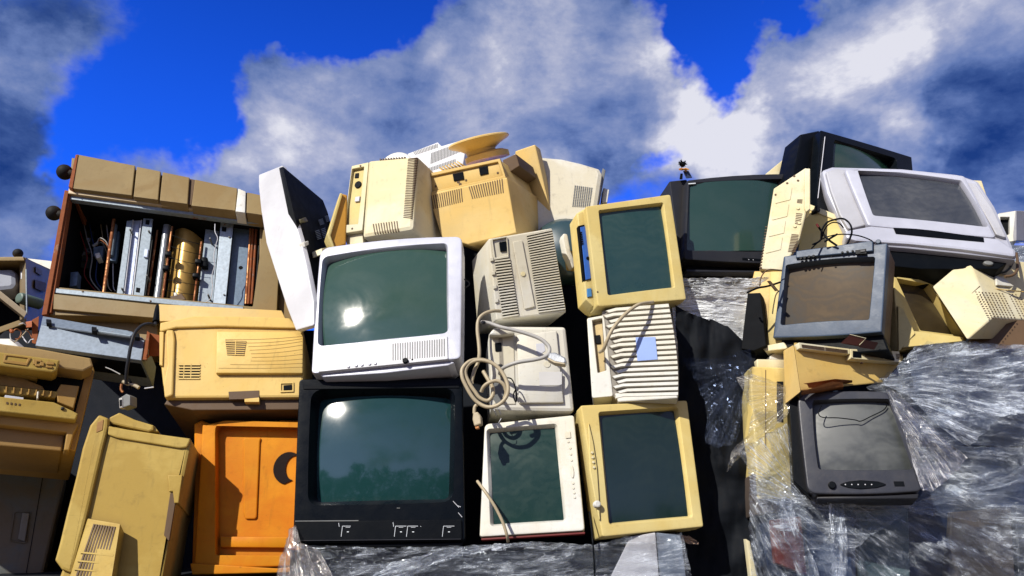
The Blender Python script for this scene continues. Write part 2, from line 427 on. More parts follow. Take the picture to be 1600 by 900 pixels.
def tube_bm(bm, pts, rad, sides=8, taper=None):
    rings = []; up = Vector((.3, -.2, 1)).normalized()
    for i, p in enumerate(pts):
        d = (pts[min(i+1, len(pts)-1)]-pts[max(i-1, 0)]).normalized()
        a = d.cross(up)
        if a.length < .05: a = d.cross(Vector((1, 0, 0)))
        a.normalize(); b = a.cross(d).normalized(); up = b
        rr = rad if taper is None else rad*(taper[0]+(taper[1]-taper[0])*i/(len(pts)-1))
        rings.append([bm.verts.new(p+(a*math.cos(2*math.pi*k/sides)+b*math.sin(2*math.pi*k/sides))*rr) for k in range(sides)])
    for a, b in zip(rings, rings[1:]):
        for k in range(sides): bm.faces.new((a[k], a[(k+1) % sides], b[(k+1) % sides], b[k]))
    bm.faces.new(rings[0]); bm.faces.new(rings[-1])
def cable(name, pts, rad, mat, parent=None, k=8, sides=8, taper=None):
    bm = bmesh.new(); tube_bm(bm, catmull([P(*p) for p in pts], k), rad, sides, taper)
    return emit(name, bm, mat, parent, 60)
def rod(name, fr, a, b, z, rad, mat, parent=None, sides=12):
    bm = bmesh.new(); A = fr.w((*fr.l(*a, z), z)); B = fr.w((*fr.l(*b, z), z))
    tube_bm(bm, [A+(B-A)*k/6 for k in range(7)], rad, sides); return emit(name, bm, mat, parent, 50)
def disc(name, fr, c, rx, z0, z1, mat, ry=None, bev=.002, parent=None, n=24, rot=0, hole=False):
    """c in pixels, radii in metres on the plane"""
    o = fr.l(c[0], c[1], z0); ry = ry or rx; cs, sn = math.cos(rot), math.sin(rot)
    lp = []
    for k in range(n):
        a = 2*math.pi*k/n; x, y = rx*math.cos(a), ry*math.sin(a); lp.append(Vector((o.x+x*cs-y*sn, o.y+x*sn+y*cs)))
    bm = bmesh.new(); s = -1 if z1 < z0 else 1
    loft(bm, fr, [(inset(lp, bev), z0), (inset(lp, bev*.3), z0+s*bev*.3), (lp, z0+s*bev), (lp, z1)])
    return emit(name, bm, mat, parent, 40)
def ball(name, c, r, mat, parent=None, sq=(1, 1, 1)):
    bm = bmesh.new(); bmesh.ops.create_uvsphere(bm, u_segments=18, v_segments=12, radius=r)
    o = P(*c)
    for v in bm.verts: v.co = Vector((v.co.x*sq[0], v.co.y*sq[1], v.co.z*sq[2]))+o
    return emit(name, bm, mat, parent, 180)
def inpoly(x, y, poly):
    r = False; n = len(poly)
    for i in range(n):
        (x1, y1), (x2, y2) = poly[i], poly[(i+1) % n]
        if (y1 > y) != (y2 > y) and x < (x2-x1)*(y-y1)/(y2-y1)+x1: r = not r
    return r
def film(name, poly, Yf, mat, anchor=None, ang=0, amp=.012, freq=26, step=4, fine=.004, seed=0, parent=None, wob=6):
    """one sheet of stretch wrap over a region of the load: creases run out of an anchor point or along one direction"""
    xs = [p[0] for p in poly]; ys = [p[1] for p in poly]; x0, y0 = min(xs), min(ys)
    nx, ny = int((max(xs)-x0)/step)+1, int((max(ys)-y0)/step)+1
    bm = bmesh.new(); uvl = bm.loops.layers.uv.new('UVMap'); V = {}; UV = {}
    ca, sa = math.cos(R(ang)), math.sin(R(ang))
    def coord(px, py):
        wx = px+wob*noise.noise(Vector((px*.012, py*.012, seed+5))); wy = py+wob*noise.noise(Vector((px*.012, py*.012, seed+9)))
        if anchor:
            dx, dy = wx-anchor[0], wy-anchor[1]; return math.atan2(dy, dx), math.hypot(dx, dy)/300
        return (-wx*sa+wy*ca)/300, (wx*ca+wy*sa)/300
    def snap(px, py):
        best = (step*.95, px, py)
        for k in range(len(poly)):
            ax, ay = poly[k]; bx, by = poly[(k+1) % len(poly)]; ll = (bx-ax)**2+(by-ay)**2
            t_ = max(0, min(1, ((px-ax)*(bx-ax)+(py-ay)*(by-ay))/ll)) if ll else 0
            qx, qy = ax+(bx-ax)*t_, ay+(by-ay)*t_; dd = math.hypot(px-qx, py-qy)
            if dd < best[0]:
                w_ = noise.noise(Vector((qx*.11, qy*.11, seed+20)))*step*.8; best = (dd, qx+w_, qy+w_)
        return best[1], best[2]
    def vert(i, j):
        if (i, j) in V: return V[i, j]
        px, py = snap(x0+i*step, y0+j*step)
        u, v = coord(px, py)
        h = 1-abs(noise.noise(Vector((u*freq, v*1.6, seed))))*2
        h2 = 1-abs(noise.noise(Vector((u*freq*2.7, v*4, seed+3))))*2
        h3 = noise.noise(Vector((px*.02, py*.02, seed+7)))
        g = noise.noise(Vector((px*.09, py*.09, seed+11)))
        V[i, j] = bm.verts.new(P(px, py, Yf(px, py)-amp*(h*.7+h2*.35)-amp*1.6*h3-fine*g)); UV[V[i, j]] = (u, v)
        return V[i, j]
    for j in range(ny):
        for i in range(nx):
            if inpoly(x0+(i+.5)*step, y0+(j+.5)*step, poly):
                bm.faces.new((vert(i, j), vert(i, j+1), vert(i+1, j+1), vert(i+1, j)))
    for f in bm.faces:
        for l in f.loops: l[uvl].uv = UV[l.vert]
    me = bpy.data.meshes.new(name); bm.normal_update(); bm.to_mesh(me); bm.free()
    for p in me.polygons: p.use_smooth = True
    me.materials.append(mat); o = bpy.data.objects.new(name, me); COL.objects.link(o); o.parent = parent or cur.root; cur.objs.append(o)
    return o
def sub(a, b, t): return tuple(x+(y-x)*t for x, y in zip(a, b))
# ================================================================== centre column
def crt(fr, outer, scr, bez, tube, cab, zf=0, th=.03, rec=.012, ro=.012, ri=.01, bo=None, bi=None, Rr=.75, Rx=None, straight=.07, depth=.36, s2=.5, sh=(0, -.02), lip=.005, rnd=.006, slope=None, ins=.003, s1=.96):
    b = frame_ring('bezel', fr, outer, scr, zf, zf-th, rec, bez, ro, ri, bo, bi, lip, rnd, gz=glass_z(tr(fr, scr, zf-rec), zf-rec, Rr, Rx))
    s = screen(fr, scr, zf-rec, Rr, tube, Rx=Rx)
    c = casing(fr, outer, zf-th+.004, zf-straight, zf-depth, s2, cab, ro, bo, sh, s1, ins=ins)
    return b, s, c
def dots(name, fr, pts, r, z, mat, h=.003, parent=None):
    return [disc(name, fr, p, r, z+h, z-.002, mat, bev=min(.001, h*.4), n=14, parent=parent) for p in pts]

# silver television
f = F(604, 478, 2.45, -5.2, 17.3, (490, 560), (712, 545))
T('television', 'silver television with sun glaring on its tube, on top of the big black television', 'television', f)
OT = [(500, 386), (722, 368), (720, 560), (486, 584)]
SCR = [(509, 407), (697, 386), (698, 521), (502, 541)]
crt(f, OT, SCR, SILVER, TUBE_T, SILVER, rec=.014, ro=[.045, .03, .018, .018], ri=[.02, .014, .014, .014], bo=[.010, .001, -.001, .002], bi=[.009, .001, .001, .003], Rr=1.0, depth=.38, straight=.09, th=.05, lip=.007, s2=.55)
pn = prism('speaker_panel', f, [(499, 545), (699, 525), (700, 561), (497, 581)], .004, -.004, WHITE, r=.004, bev=.002)
strips('speaker_grille', f, [(612, 537), (696, 529), (696, 556), (612, 563)], 22, GREYP, .0052, .003, .3, 'v', parent=pn)
bt = dots('button', f, [(544, 572), (556, 570.5), (565, 569.5), (577, 568), (586, 567)], .0048, .004, SILVER, .004, pn)
disc('knob', f, (633, 562.5), .009, .012, .002, BLACK, parent=pn); disc('indicator', f, (644, 561.5), .0028, .006, .002, BLACK, parent=pn, n=10, bev=.0006)
prism('lower_lip', f, [(497, 584), (702, 563), (712, 566), (700, 571), (600, 583), (505, 589)], -.012, -.10, SILVER, r=.006)
hexa('foot', [(520, 585, 2.47), (700, 567, 2.47), (700, 585, 2.45), (520, 596, 2.45)], [(530, 583, 2.62), (700, 567, 2.62), (700, 582, 2.62), (530, 592, 2.62)], BLACK, .003)

# big black television
f = F(592, 717, 2.40, 0.5, 8, (460, 850), (720, 845))
T('television', 'big glossy black television low in the pile, trees and sun mirrored in its tube', 'television', f)
OT = [(467, 592), (722, 590), (727, 846), (457, 850)]
SCR = [(498, 622), (704, 620), (701, 779), (494, 784)]
crt(f, OT, SCR, GLOSSB, glass('tube_mirror', (.010, .045, .046), .075, .10, (.04, .10, .10)), BLACK, rec=.035, ro=.012, ri=.02, bi=[.005, .001, .002, .002], Rr=.92, depth=.42, straight=.13, th=.06, lip=.016, s2=.6, slope=.02)
prism('surround', f, [(473, 603), (716, 601), (718, 606), (474, 608)], .003, -.003, BLACK, r=.001, bev=.001)
pn = prism('control_flap', f, [(460, 815), (721, 812), (722, 843), (459, 846)], .006, -.006, BLACK, r=.003, bev=.002)
strips('trim_line', f, [(461, 813.4), (560, 812.6), (560, 814.4), (461, 815)], 1, GREYP, .0075, .004, .7)
strips('trim_line', f, [(461, 844), (720, 841.5), (720, 843), (461, 845.5)], 1, CHAR, .0075, .004, .7)
hexa('flap_end', [(460, 816, 2.372), (476, 816, 2.372), (476, 844, 2.36), (459, 845, 2.36)], [(460, 816, 2.38), (476, 816, 2.38), (476, 844, 2.37), (459, 845, 2.37)], plastic('worn_brown_black', (.05, .018, .012)), .002, parent=pn)
mk = bmesh.new()
def mline(a, b, w=.0012, z=.0072):
    A, B = f.l(*a, z), f.l(*b, z); d = (B-A).normalized(); n_ = Vector((-d.y, d.x))*w/2
    loft(mk, f, [([A-n_, B-n_, B+n_, A+n_], z), ([A-n_, B-n_, B+n_, A+n_], z-.0015)])
for x, w2 in ((534, 14), (617, 18), (636, 17), (692, 18)):
    mline((x+1, 822), (x-1, 838.5)); mline((x+1, 822), (x+w2, 822)); mline((x+6, 824), (x+13, 824), .0008)
    mline((x+8, 831), (x+11, 831), .0022)
mline((529, 817), (530, 823)); mline((614, 816), (615, 823)); mline((657, 822), (657.5, 823))
emit('control_marks', mk, WHITEMARK, pn)
for d_, q in ((0, [(708, 783), (717, 793)]), (1, [(714, 790), (720, 792)]), (2, [(716, 801), (722, 808)])):
    rod('scratch', f, q[0], q[1], .001, .0011, LABELW)
rod('scratch', f, (620, 794), (625, 794), .0005, .0012, GREYP)
prism('base', f, [(463, 851), (724, 847), (722, 853), (470, 857)], -.01, -.3, BLACK, r=.004)

# ------------------------------------------------------------------ middle column of monitors
f = F(828, 740, 2.42, -4, 9, (752, 836), (912, 827))
T('monitor', 'off white monitor on its side with round buttons down its right edge', 'monitor', f)
OT = [(757, 662), (897, 648), (914, 829), (749, 839)]
SCR = [(765, 676), (867, 668), (881, 812), (771, 819)]
crt(f, OT, SCR, OFFW, TUBE_L, IVORY, rec=.012, ro=[.02, .01, .012, .008], ri=.004, Rr=1.6, depth=.36, straight=.08, th=.04, lip=.008, s2=.55)
pn = prism('power_button', f, [(883, 675), (891, 674), (892, 684), (884, 685)], .003, -.002, IVORY, r=.002, bev=.001)
dots('button', f, [(888, 690), (891, 700), (892, 709.5), (893, 719), (895.5, 755), (896, 762.5), (897, 770), (898, 777)], .0035, 0, IVORY, .0022)
disc('rocker', f, (894, 737), .0052, .003, -.001, IVORY, ry=.019, bev=.001)
prism('red_edge', f, [(752, 841), (914, 831), (914, 834), (752, 844)], -.008, -.03, plastic('dull_red', (.16, .02, .02)), r=.001, bev=.001)

f = F(1000, 733, 2.42, 12, 9, (940, 836), (1098, 823))
T('monitor', 'yellowed monitor under the white ribbed one, round knob at its lower left', 'monitor', f)
OT = [(907, 633), (1074, 625), (1100, 823), (941, 839)]
SCR = [(937, 649), (1054, 641), (1076, 806), (953, 817)]
crt(f, OT, SCR, CREAM, TUBE_D, CREAM, rec=.012, ro=.009, ri=.003, Rr=2.2, depth=.36, straight=.09, th=.05, lip=.007, s2=.5)
prism('control_strip', f, [(919, 655), (927, 690), (933, 730), (937, 790), (938, 818), (932, 790), (922, 735)], .006, -.002, CREAM, r=.002, bev=.002)
dots('button', f, [(925.5, 707), (926.5, 714.5), (927.5, 722), (928.5, 730)], .004, .006, CREAM2, .004)
disc('knob', f, (934, 787), .0105, .018, .002, OFFW, bev=.004)

# white monitor seen from behind with cables on it
f = F(835, 577, 2.45, 4, 1, (785, 640), (895, 642))
T('monitor', 'off white monitor with its back to us, grey cables looped over it', 'monitor', f)
sh_ = prism('back_shell', f, [(764, 521), (780, 509), (884, 510), (898, 644), (790, 642), (767, 640)], 0, -.28, OFFW, r=[.01, .008, .012, .012, .008, .008], bev=.012)
prism('raised_cover', f, [(807, 523), (870, 516), (881, 629), (811, 630)], .012, -.003, OFFW, r=.004, bev=.006, parent=sh_)
prism('port_shelf', f, [(768, 524), (803, 521), (806, 632), (772, 632)], .003, -.01, IVORY, r=.003, bev=.003, parent=sh_)
hd = prism('handle_hood', f, [(763, 523), (772, 512), (800, 513), (806, 521), (780, 524)], .035, -.01, OFFW, r=.006, bev=.006, parent=sh_)
prism('port_channel', f, [(779, 526), (785, 526), (789, 630), (783, 630)], .004, .002, plastic('greige', (.34, .31, .25)), r=.001, bev=.0005, parent=sh_)
sk = prism('power_socket', f, [(773, 536), (783.5, 535), (784, 549), (774, 549)], .006, -.006, BLACK, r=.003, bev=.001)
prism('vga_socket', f, [(778, 569), (785, 569), (787, 584), (780, 584)], .006, -.003, CHAR, r=.003, bev=.001)
prism('shadow_panel', f, [(771, 596), (785, 597), (788, 624), (776, 632), (770, 622)], .006, -.003, GREYP, r=.003, bev=.001)
prism('label', f, [(837.5, 537), (850, 536), (852, 548), (843, 555), (838, 549)], .0132, .011, LABELW, r=.001, bev=.0004)
prism('label', f, [(842, 581), (878, 581), (878, 602), (843, 602)], .0132, .011, plastic('faded_label', (.70, .70, .70), dirt=.1), r=.001, bev=.0004)
disc('emblem', f, (855, 569), .011, .0138, .011, IVORY, bev=.001)

# vented monitor back
f = F(823, 430, 2.53, 9, -6, (776, 500), (885, 487))
T('monitor', 'off white monitor showing its louvred back, wedged under the tan monitor', 'monitor', f)
sh_ = prism('back_shell', f, [(763, 373), (863, 356), (885, 488), (775, 501)], 0, -.30, IVORY, r=.006, bev=.006, back=(1.12, 1.0), sh=(-.012, 0))
prism('vent_backing', f, [(773, 407), (797, 404), (811, 493), (786, 497)], .0015, -.001, DARK, r=.001, bev=.0005)
strips('vent_louvres', f, [(773, 406), (797, 403), (811, 494), (786, 498)], 21, IVORY, .006, .001, .52, bev=.001)
prism('vent_backing', f, [(823, 367), (862, 358), (883, 483), (842, 489)], .0015, -.001, DARK, r=.001, bev=.0005)
strips('vent_louvres', f, [(823, 366), (862.5, 357.5), (884, 484), (842, 489.5)], 32, IVORY, .006, .001, .52, bev=.001)
prism('middle_cover', f, [(801, 378), (816, 375), (836, 479), (820, 483)], .006, -.002, IVORY, r=.003, bev=.002)
disc('emblem', f, (817.5, 428), .0085, .009, .004, CREAM2, bev=.001)
rc = frame_ring('socket_recess', f, [(768, 373), (792.5, 369), (795, 402), (772, 406)], [(770, 376), (791, 372), (793, 399), (774, 403)], .007, -.001, .006, IVORY, .003, .002, lip=.0005, rnd=.001, deep=0)
prism('power_socket', f, [(780, 378.5), (791, 376.5), (792, 392), (782, 393)], .005, .0, BLACK, r=.002, bev=.001, parent=rc)
strips('side_tabs', f, [(765, 395), (770, 394), (780, 480), (775, 481)], 4, IVORY, .006, -.002, .25, bev=.001)

# tan monitor back, on its head with the swivel base on top
f = F(745, 318, 2.62, -22, -10, (690, 372), (805, 363))
T('monitor', 'tan upside down monitor with its swivel base on top and its back to us', 'monitor', f)
bk = prism('back_shell', f, [(668, 303), (792, 277), (807, 364), (731, 382), (690, 371)], 0, -.34, TAN, r=.004, bev=.004, back=(1.04, 1.0))
tp = prism('port_face', f, [(669, 273), (780, 249), (792, 279), (671, 304)], -.012, -.30, TAN, r=.003, bev=.004)
frame_ring('port_rim', f, [(668.5, 271), (781, 247.5), (790.5, 278), (669.5, 305)], [(671, 277), (778.5, 254), (786, 275), (673.5, 300)], -.004, -.014, .006, TAN, .003, .002, lip=.001, rnd=.002, deep=-.013)
prism('power_socket', f, [(707, 272), (723, 268.5), (725, 280), (709, 283)], -.008, -.02, BLACK, r=.001, bev=.001)
prism('power_socket', f, [(748, 262), (761.5, 259), (763, 271), (750, 274)], -.008, -.02, BLACK, r=.001, bev=.001)
for p in ((716, 284), (719, 288)): disc('stain', f, p, .006, -.0108, -.013, BROWN, bev=.0005)
dots('screw', f, [(680.5, 291), (728, 281.5), (777.5, 270)], .0042, -.012, BROWN, .002)
for q in ([(672, 306), (722, 294), (724, 315), (676, 327)], [(731, 292), (786, 279), (788, 301), (737, 311)]):
    strips('vent_slots', f, q, 15, BROWN, .0012, -.001, .38, 'v')
# side and face of the shell turned away on the right
zb = -.34
rim = prism('front_bezel', f, [(804, 236), (836, 225), (866, 356), (826, 366)], zb+.03, zb-.03, TAN, r=.008, bev=.006)
prism('side_cover', f, [(785, 250), (806, 240), (812, 259), (792, 272)], -.10, -.29, BROWN, r=.004, bev=.003)
sb = disc('swivel_base', f, (749, 221), .135, -.02, -.05, TAN)
sb.data.transform(Matrix.Translation(Vector((0, 0, 0))))
sbm = sb.data
# lay the swivel base as a tilted disc above the port face
O2 = P(748, 222, 2.72); N2 = Vector((-.23, -.35, .91)).normalized()
fb = F.__new__(F); fb.O = O2; fb.n = N2; fb.x = Vector((1, .1, .38)).normalized(); fb.y = fb.n.cross(fb.x).normalized(); fb.x = fb.y.cross(fb.n)
cur.objs.remove(sb); bpy.data.objects.remove(sb)
def ringp(r, n=36, ry=None): return [Vector((r*math.cos(2*math.pi*k/n), (ry or r)*math.sin(2*math.pi*k/n))) for k in range(n)]
bm = bmesh.new(); loft(bm, fb, [(ringp(.118), .008), (ringp(.123), .005), (ringp(.124), .0), (ringp(.118), -.004), (ringp(.085), -.018), (ringp(.06), -.034), (ringp(.058), -.05)]); emit('swivel_base', bm, TAN)
bm = bmesh.new(); loft(bm, fb, [([p+Vector((.02, 0)) for p in ringp(.07, ry=.06)], -.046), ([p+Vector((.02, 0)) for p in ringp(.09, ry=.07)], -.054), ([p+Vector((.02, 0)) for p in ringp(.09, ry=.07)], -.075)]); emit('swivel_socket', bm, TAN)
strips('fins', f, [(684, 262), (716, 251), (722, 256), (690, 268)], 7, TAN, -.02, -.09, .45, 'v', bev=.001)

# cream monitor back, upper left of centre
f = F(603, 305, 2.62, -22, 4, (545, 365), (640, 352))
T('monitor', 'cream monitor with ribbed corners and its port strip facing us, topmost on the left', 'monitor', f)
bk = prism('back_shell', f, [(574, 250), (653, 243), (646, 359), (565, 372)], 0, -.30, CREAM2, r=.016, bev=.016, back=(1.05, 1.04), sh=(.0, 0), seg=5)
fp = frame_ring('port_housing', f, [(549, 259), (576, 253), (566, 360), (535, 365)], [(553.5, 267), (571.5, 263.5), (562, 352), (541, 353.5)], .0, -.17, .014, CREAM2, .006, .002, lip=.001, rnd=.004, deep=-.03)
prism('port_plate', f, [(552, 266), (573, 262), (563, 354), (539, 355)], -.013, -.03, CREAM, r=.001, bev=.001)
prism('power_socket', f, [(555, 271), (560.5, 270), (560, 277.5), (554, 278)], -.010, -.02, BLACK, r=.001, bev=.0005)
disc('round_port', f, (559, 288), .0145, -.008, -.02, BLACK, bev=.001)
prism('data_socket', f, [(555, 307.5), (562, 306.5), (561, 314), (554, 315)], -.006, -.02, LABELW, r=.001, bev=.001)
disc('jack', f, (564, 309), .006, -.008, -.02, BROWN, bev=.001)
dots('screw', f, [(563, 259), (550, 357)], .004, 0, BROWN, .0015)
strips('vent_ribs', f, [(637.5, 247), (652, 245), (643.5, 342), (630, 340.5)], 36, BROWN, .0016, -.008, .35)
strips('vent_ribs', f, [(581, 350), (622, 345), (624, 361), (584, 366)], 10, BROWN, .0016, -.008, .35, 'v')
prism('foot_block', f, [(537, 367), (566, 361), (568, 384), (543, 386)], -.02, -.14, CREAM2, r=.004)
bm = bmesh.new(); fc = F(622, 268, 2.78, -14, 4)
loft(bm, fc, [(ringp(.068, 32), .03), (ringp(.074, 32), .024), (ringp(.074, 32), -.1)]); emit('swivel_base', bm, OFFW)
strips('base_teeth', f, [(592, 248), (634, 244.5), (634, 247), (592, 250.5)], 10, BROWN, -.003, -.02, .4, 'v')

# loose tan slab leaning on it
f = F(528, 345, 2.66, 22, 6, (520, 384), (542, 380))
T('bezel', 'loose amber plastic bezel propped against the cream monitor', 'bezel', f)
prism('panel', f, [(514, 365), (534, 302), (543, 304), (541, 382), (522, 389)], 0, -.05, AMBER, r=.006, bev=.006)
prism('lip', f, [(511, 366), (531.5, 301), (536, 302), (517, 368), (524, 388), (521, 390)], .012, -.05, CREAM, r=.003, bev=.004)

# white louvred casing behind
f = F(690, 245, 2.95, -6, 12, (640, 245), (720, 222))
T('casing', 'white louvred casing standing behind the tan monitor, against the sky', 'casing', f)
a = prism('back_panel', f, [(637, 240), (684, 222), (690, 228), (724, 218), (727, 238), (716, 300), (650, 300)], 0, -.22, WHITE, r=.003, bev=.003)
for q, n_ in (([(645, 237), (684, 224), (684, 230), (648, 242)], 16), ([(673, 239), (720, 222), (721, 236), (672, 256)], 21), ([(670, 262), (712, 248), (712, 254), (670, 268)], 17)):
    strips('vent_slots', f, q, n_, GREYP, .002, -.002, .4, 'v')

# domed ivory monitor shell behind on the right
f = F(890, 310, 2.86, 6, 14, (842, 330), (940, 330))
T('monitor_shell', 'rounded ivory monitor shell behind the tan monitor with a patch of small vents', 'monitor shell', f)
a = prism('shell', f, [(800, 236), (842, 243), (878, 246), (908, 253), (938, 262), (943, 272), (936, 318), (925, 396), (800, 396)], 0, -.26, IVORY, r=.02, bev=.022, back=(.75, .8), seg=4)
strips('vent_slots', f, [(897.5, 289), (926.5, 293), (922, 324), (893.5, 323)], 9, GREYP, .002, -.002, .5, 'v', rows=14, rgap=.25)
prism('edge_flange', f, [(942, 262), (946.5, 266), (937, 317), (932, 317)], -.02, -.12, GREYP, r=.002)
prism('corner_bracket', f, [(943, 293), (952, 296), (949, 316), (940, 317)], -.05, -.09, OFFW, r=.002)
# dark teal dome painting the shaded rest of the ivory shell
f = F(884, 350, 2.74, 0, 0)
T('shade_dome', 'dark teal dome that paints the shaded lower part of the ivory shell', 'painted shade', f)
bm = bmesh.new(); o = f.l(886, 385); loft(bm, f, [([o+Vector((p.x*k, p.y*k*.95)) for p in ringp(1, 32)], -z) for k, z in ((.03, -.02), (.075, -.012), (.11, .005), (.135, .03), (.145, .07), (.12, .14), (.03, .26))])
emit('tube', bm, glass('dome_shade', (.02, .055, .07), .3, .3, (.05, .09, .1)))
f = F(900, 400, 2.62, 20, 5)
T('bracket', 'cream plastic hinge piece dangling beside the louvred monitor', 'bracket', f)
prism('arm', f, [(881, 364), (887, 366), (892, 392), (900, 412), (896, 420), (884, 396), (879, 372)], 0, -.03, OFFW, r=.006, bev=.004)
prism('plate', f, [(888, 390), (905, 394), (908, 418), (892, 416)], -.03, -.07, TAN, r=.006, bev=.004)

# yellowed portrait monitor
f = F(992, 390, 2.53, 13, 5, (935, 478), (1072, 467))
T('monitor', 'yellowed monitor on its side with a blue connector strip down its left flank', 'monitor', f)
OT = [(915, 322), (1048, 303), (1073, 468), (934, 479)]
SCR = [(936, 333), (1033, 321), (1050, 449), (950, 461)]
crt(f, OT, SCR, CREAM, TUBE_F, CREAM, rec=.012, ro=.01, ri=.002, Rr=2.5, depth=.34, straight=.08, th=.05, lip=.005, s2=.55, ins=.002)
sd_ = prism('side_housing', f, [(901, 333), (916, 324), (936, 482), (926, 478), (915, 468)], -.035, -.12, CREAM, r=.006, bev=.006)
prism('connector_recess', f, [(903, 353), (916, 350), (924, 436), (912, 439)], -.033, -.05, BLACK, r=.002, bev=.001)
cs_ = prism('connector_strip', f, [(907, 355), (916, 353), (923.5, 435), (915.5, 437)], -.029, -.04, BLUEC, r=.001, bev=.001)
strips('connector_pins', f, [(906, 362), (909, 361), (912, 382), (909, 383)], 6, BLACK, -.027, -.032, .5, parent=cs_)
disc('latch', f, (919, 403), .006, -.025, -.035, BLACK, bev=.001)
prism('blue_cap', f, [(917.5, 451), (924, 450), (925, 463), (918, 464)], -.03, -.045, plastic('sky_blue_cap', (.05, .25, .6)), r=.001, bev=.001)
dots('screw', f, [(934, 456)], .003, -.001, BROWN, .002)

# white ribbed monitor back
f = F(995, 548, 2.47, -8, 8, (928, 622), (1060, 618))
T('monitor', 'white monitor with deep horizontal ribs and a pale blue label on its back', 'monitor', f)
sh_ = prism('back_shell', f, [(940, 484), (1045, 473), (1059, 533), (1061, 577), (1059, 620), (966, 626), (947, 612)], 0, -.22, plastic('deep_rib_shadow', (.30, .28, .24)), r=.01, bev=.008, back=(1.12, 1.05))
bm = bmesh.new()
for i in range(18):
    v = i/18; v2 = (i+.74)/18
    def L_(v): return sub((942+6*math.sin(v*3.1), 482), (962, 624), v)
    def R_(v): return (1045+16.5*math.sin(min(1, v*1.15)*1.57)-1.5*v, 474+146*v)
    a, b, c, d = L_(v), R_(v), R_(v2), L_(v2)
    if i < 17: a = (a[0]+ (4 if i % 2 == 0 else -2), a[1]); d = (d[0]+(4 if i % 2 == 0 else -2)+4, d[1])
    q = tr(f, [(a[0], a[1]+3), (a[0]+16, a[1]-1.5), b, c, (d[0]+12, d[1]-2), (d[0], d[1]+1)], .012)
    loft(bm, f, [(inset(q, .0015), .012), (q, .0095), (q, -.003)])
emit('ribs', bm, OFFW, sh_)
pl = frame_ring('port_housing', f, [(917, 497), (944, 492), (958, 619), (925, 622)], [(926, 504), (941, 501), (947.5, 581), (934.5, 585)], .004, -.16, .018, OFFW, .008, .002, lip=.001, rnd=.003, deep=-.03)
prism('port_plate', f, [(924, 502), (942, 499), (949, 584), (933, 587)], -.014, -.03, plastic('yellowed_plate', (.68, .52, .24)), r=.001, bev=.001)
prism('power_socket', f, [(929.5, 524), (937.5, 523), (939, 536.5), (931, 537)], -.009, -.02, BLACK, r=.002, bev=.001)
dots('screw', f, [(929, 507), (940, 583)], .003, -.014, BROWN, .002)
prism('label', f, [(993, 527), (1024, 526.5), (1027.5, 561.5), (996, 564)], .0135, .011, LABELB, r=.001, bev=.0004)
prism('lower_edge', f, [(960, 614), (1059, 612), (1059, 622), (966, 628)], .010, -.2, OFFW, r=.004, bev=.004)
T('power_lead', 'short beige lead plugged into the ribbed white monitor and running up to the yellowed one', 'lead')
cable('lead', [(937, 550, 2.47), (943, 546, 2.40), (948, 533, 2.375), (956, 516, 2.37), (970, 498, 2.38), (985, 484, 2.40), (1000, 475, 2.42), (1020, 472, 2.47)], .0058, CABLE)

# ------------------------------------------------------------------ cables between the columns
def ca(label, pts, rad, mat, name='cable'):
    T(name, label, 'cable'); return cable('cord', pts, rad, mat)
T('monitor_cable', 'grey monitor cable with a silvery plug resting on the off white monitor back', 'cable')
cable('cord', [(751, 503, 2.40), (765, 505, 2.40), (782, 511, 2.39), (800, 515, 2.385), (825, 522, 2.38), (845, 530, 2.375), (857, 541, 2.37), (858, 551, 2.365), (850, 558, 2.36), (835, 562, 2.36), (810, 566, 2.365), (792, 572, 2.375), (783, 578, 2.40), (781, 584, 2.43)], .0062, CABLEG)
pf = F(868, 560, 2.35, -10, 10, (856, 556), (884, 564))
pf.O = P(868, 560, 2.345)
prism('plug', pf, [(858, 550), (868, 550), (883, 558), (885, 564), (882, 569), (866, 566), (855, 560)], .012, -.012, plastic('silvery_plug', (.45, .47, .48), rough=.25, metal=.5), r=.006, bev=.005)
prism('plug_sleeve', pf, [(855, 561), (866, 567), (882, 569.5), (883, 567), (867, 564), (856, 558)], .0145, -.010, CABLE, r=.003, bev=.002)
disc('plug_tip', F(753, 503.5, 2.395, -50, 0), (753, 503.5), .006, .004, -.006, CHAR, bev=.001)
T('monitor_cable', 'beige cable coiled in loops with a plug hanging at its lower end', 'cable')
cable('cord', [(782, 486, 2.43), (770, 486, 2.41), (757, 490, 2.40), (748, 499, 2.395), (746, 515, 2.39), (748, 535, 2.385), (749, 552, 2.38), (747, 566, 2.38), (741, 580, 2.375), (737, 596, 2.37), (738, 600, 2.37)], .0058, CABLE)
cable('cord', [(768, 566, 2.39), (752, 562, 2.36), (735, 564, 2.35), (723, 575, 2.345), (722, 588, 2.34), (728, 603, 2.34), (738, 620, 2.34), (748, 630, 2.34), (762, 636, 2.335), (778, 633, 2.33), (790, 622, 2.33), (794, 608, 2.33), (790, 592, 2.335), (780, 576, 2.34), (766, 566, 2.345), (748, 563, 2.35), (733, 569, 2.35), (727, 582, 2.35), (733, 598, 2.35), (742, 612, 2.35), (750, 622, 2.35), (762, 626, 2.35), (770, 617, 2.35), (769, 604, 2.355), (762, 592, 2.36), (755, 580, 2.37)], .0060, CABLE)
cable('cord', [(752, 612, 2.345), (756, 604, 2.335), (764, 598, 2.33), (776, 595, 2.33), (786, 600, 2.33), (791, 612, 2.335), (788, 622, 2.345)], .0058, CABLE)
cable('cord', [(748, 630, 2.35), (742, 636, 2.35), (741, 646, 2.35)], .0055, CABLE)
pf = F(744, 656, 2.345, -10, 5, (740, 658), (750, 656))
pg = prism('plug', pf, [(739, 645), (746, 643), (751, 650), (752, 662), (741, 666), (738, 655)], .012, -.012, CABLE, r=.004, bev=.004)
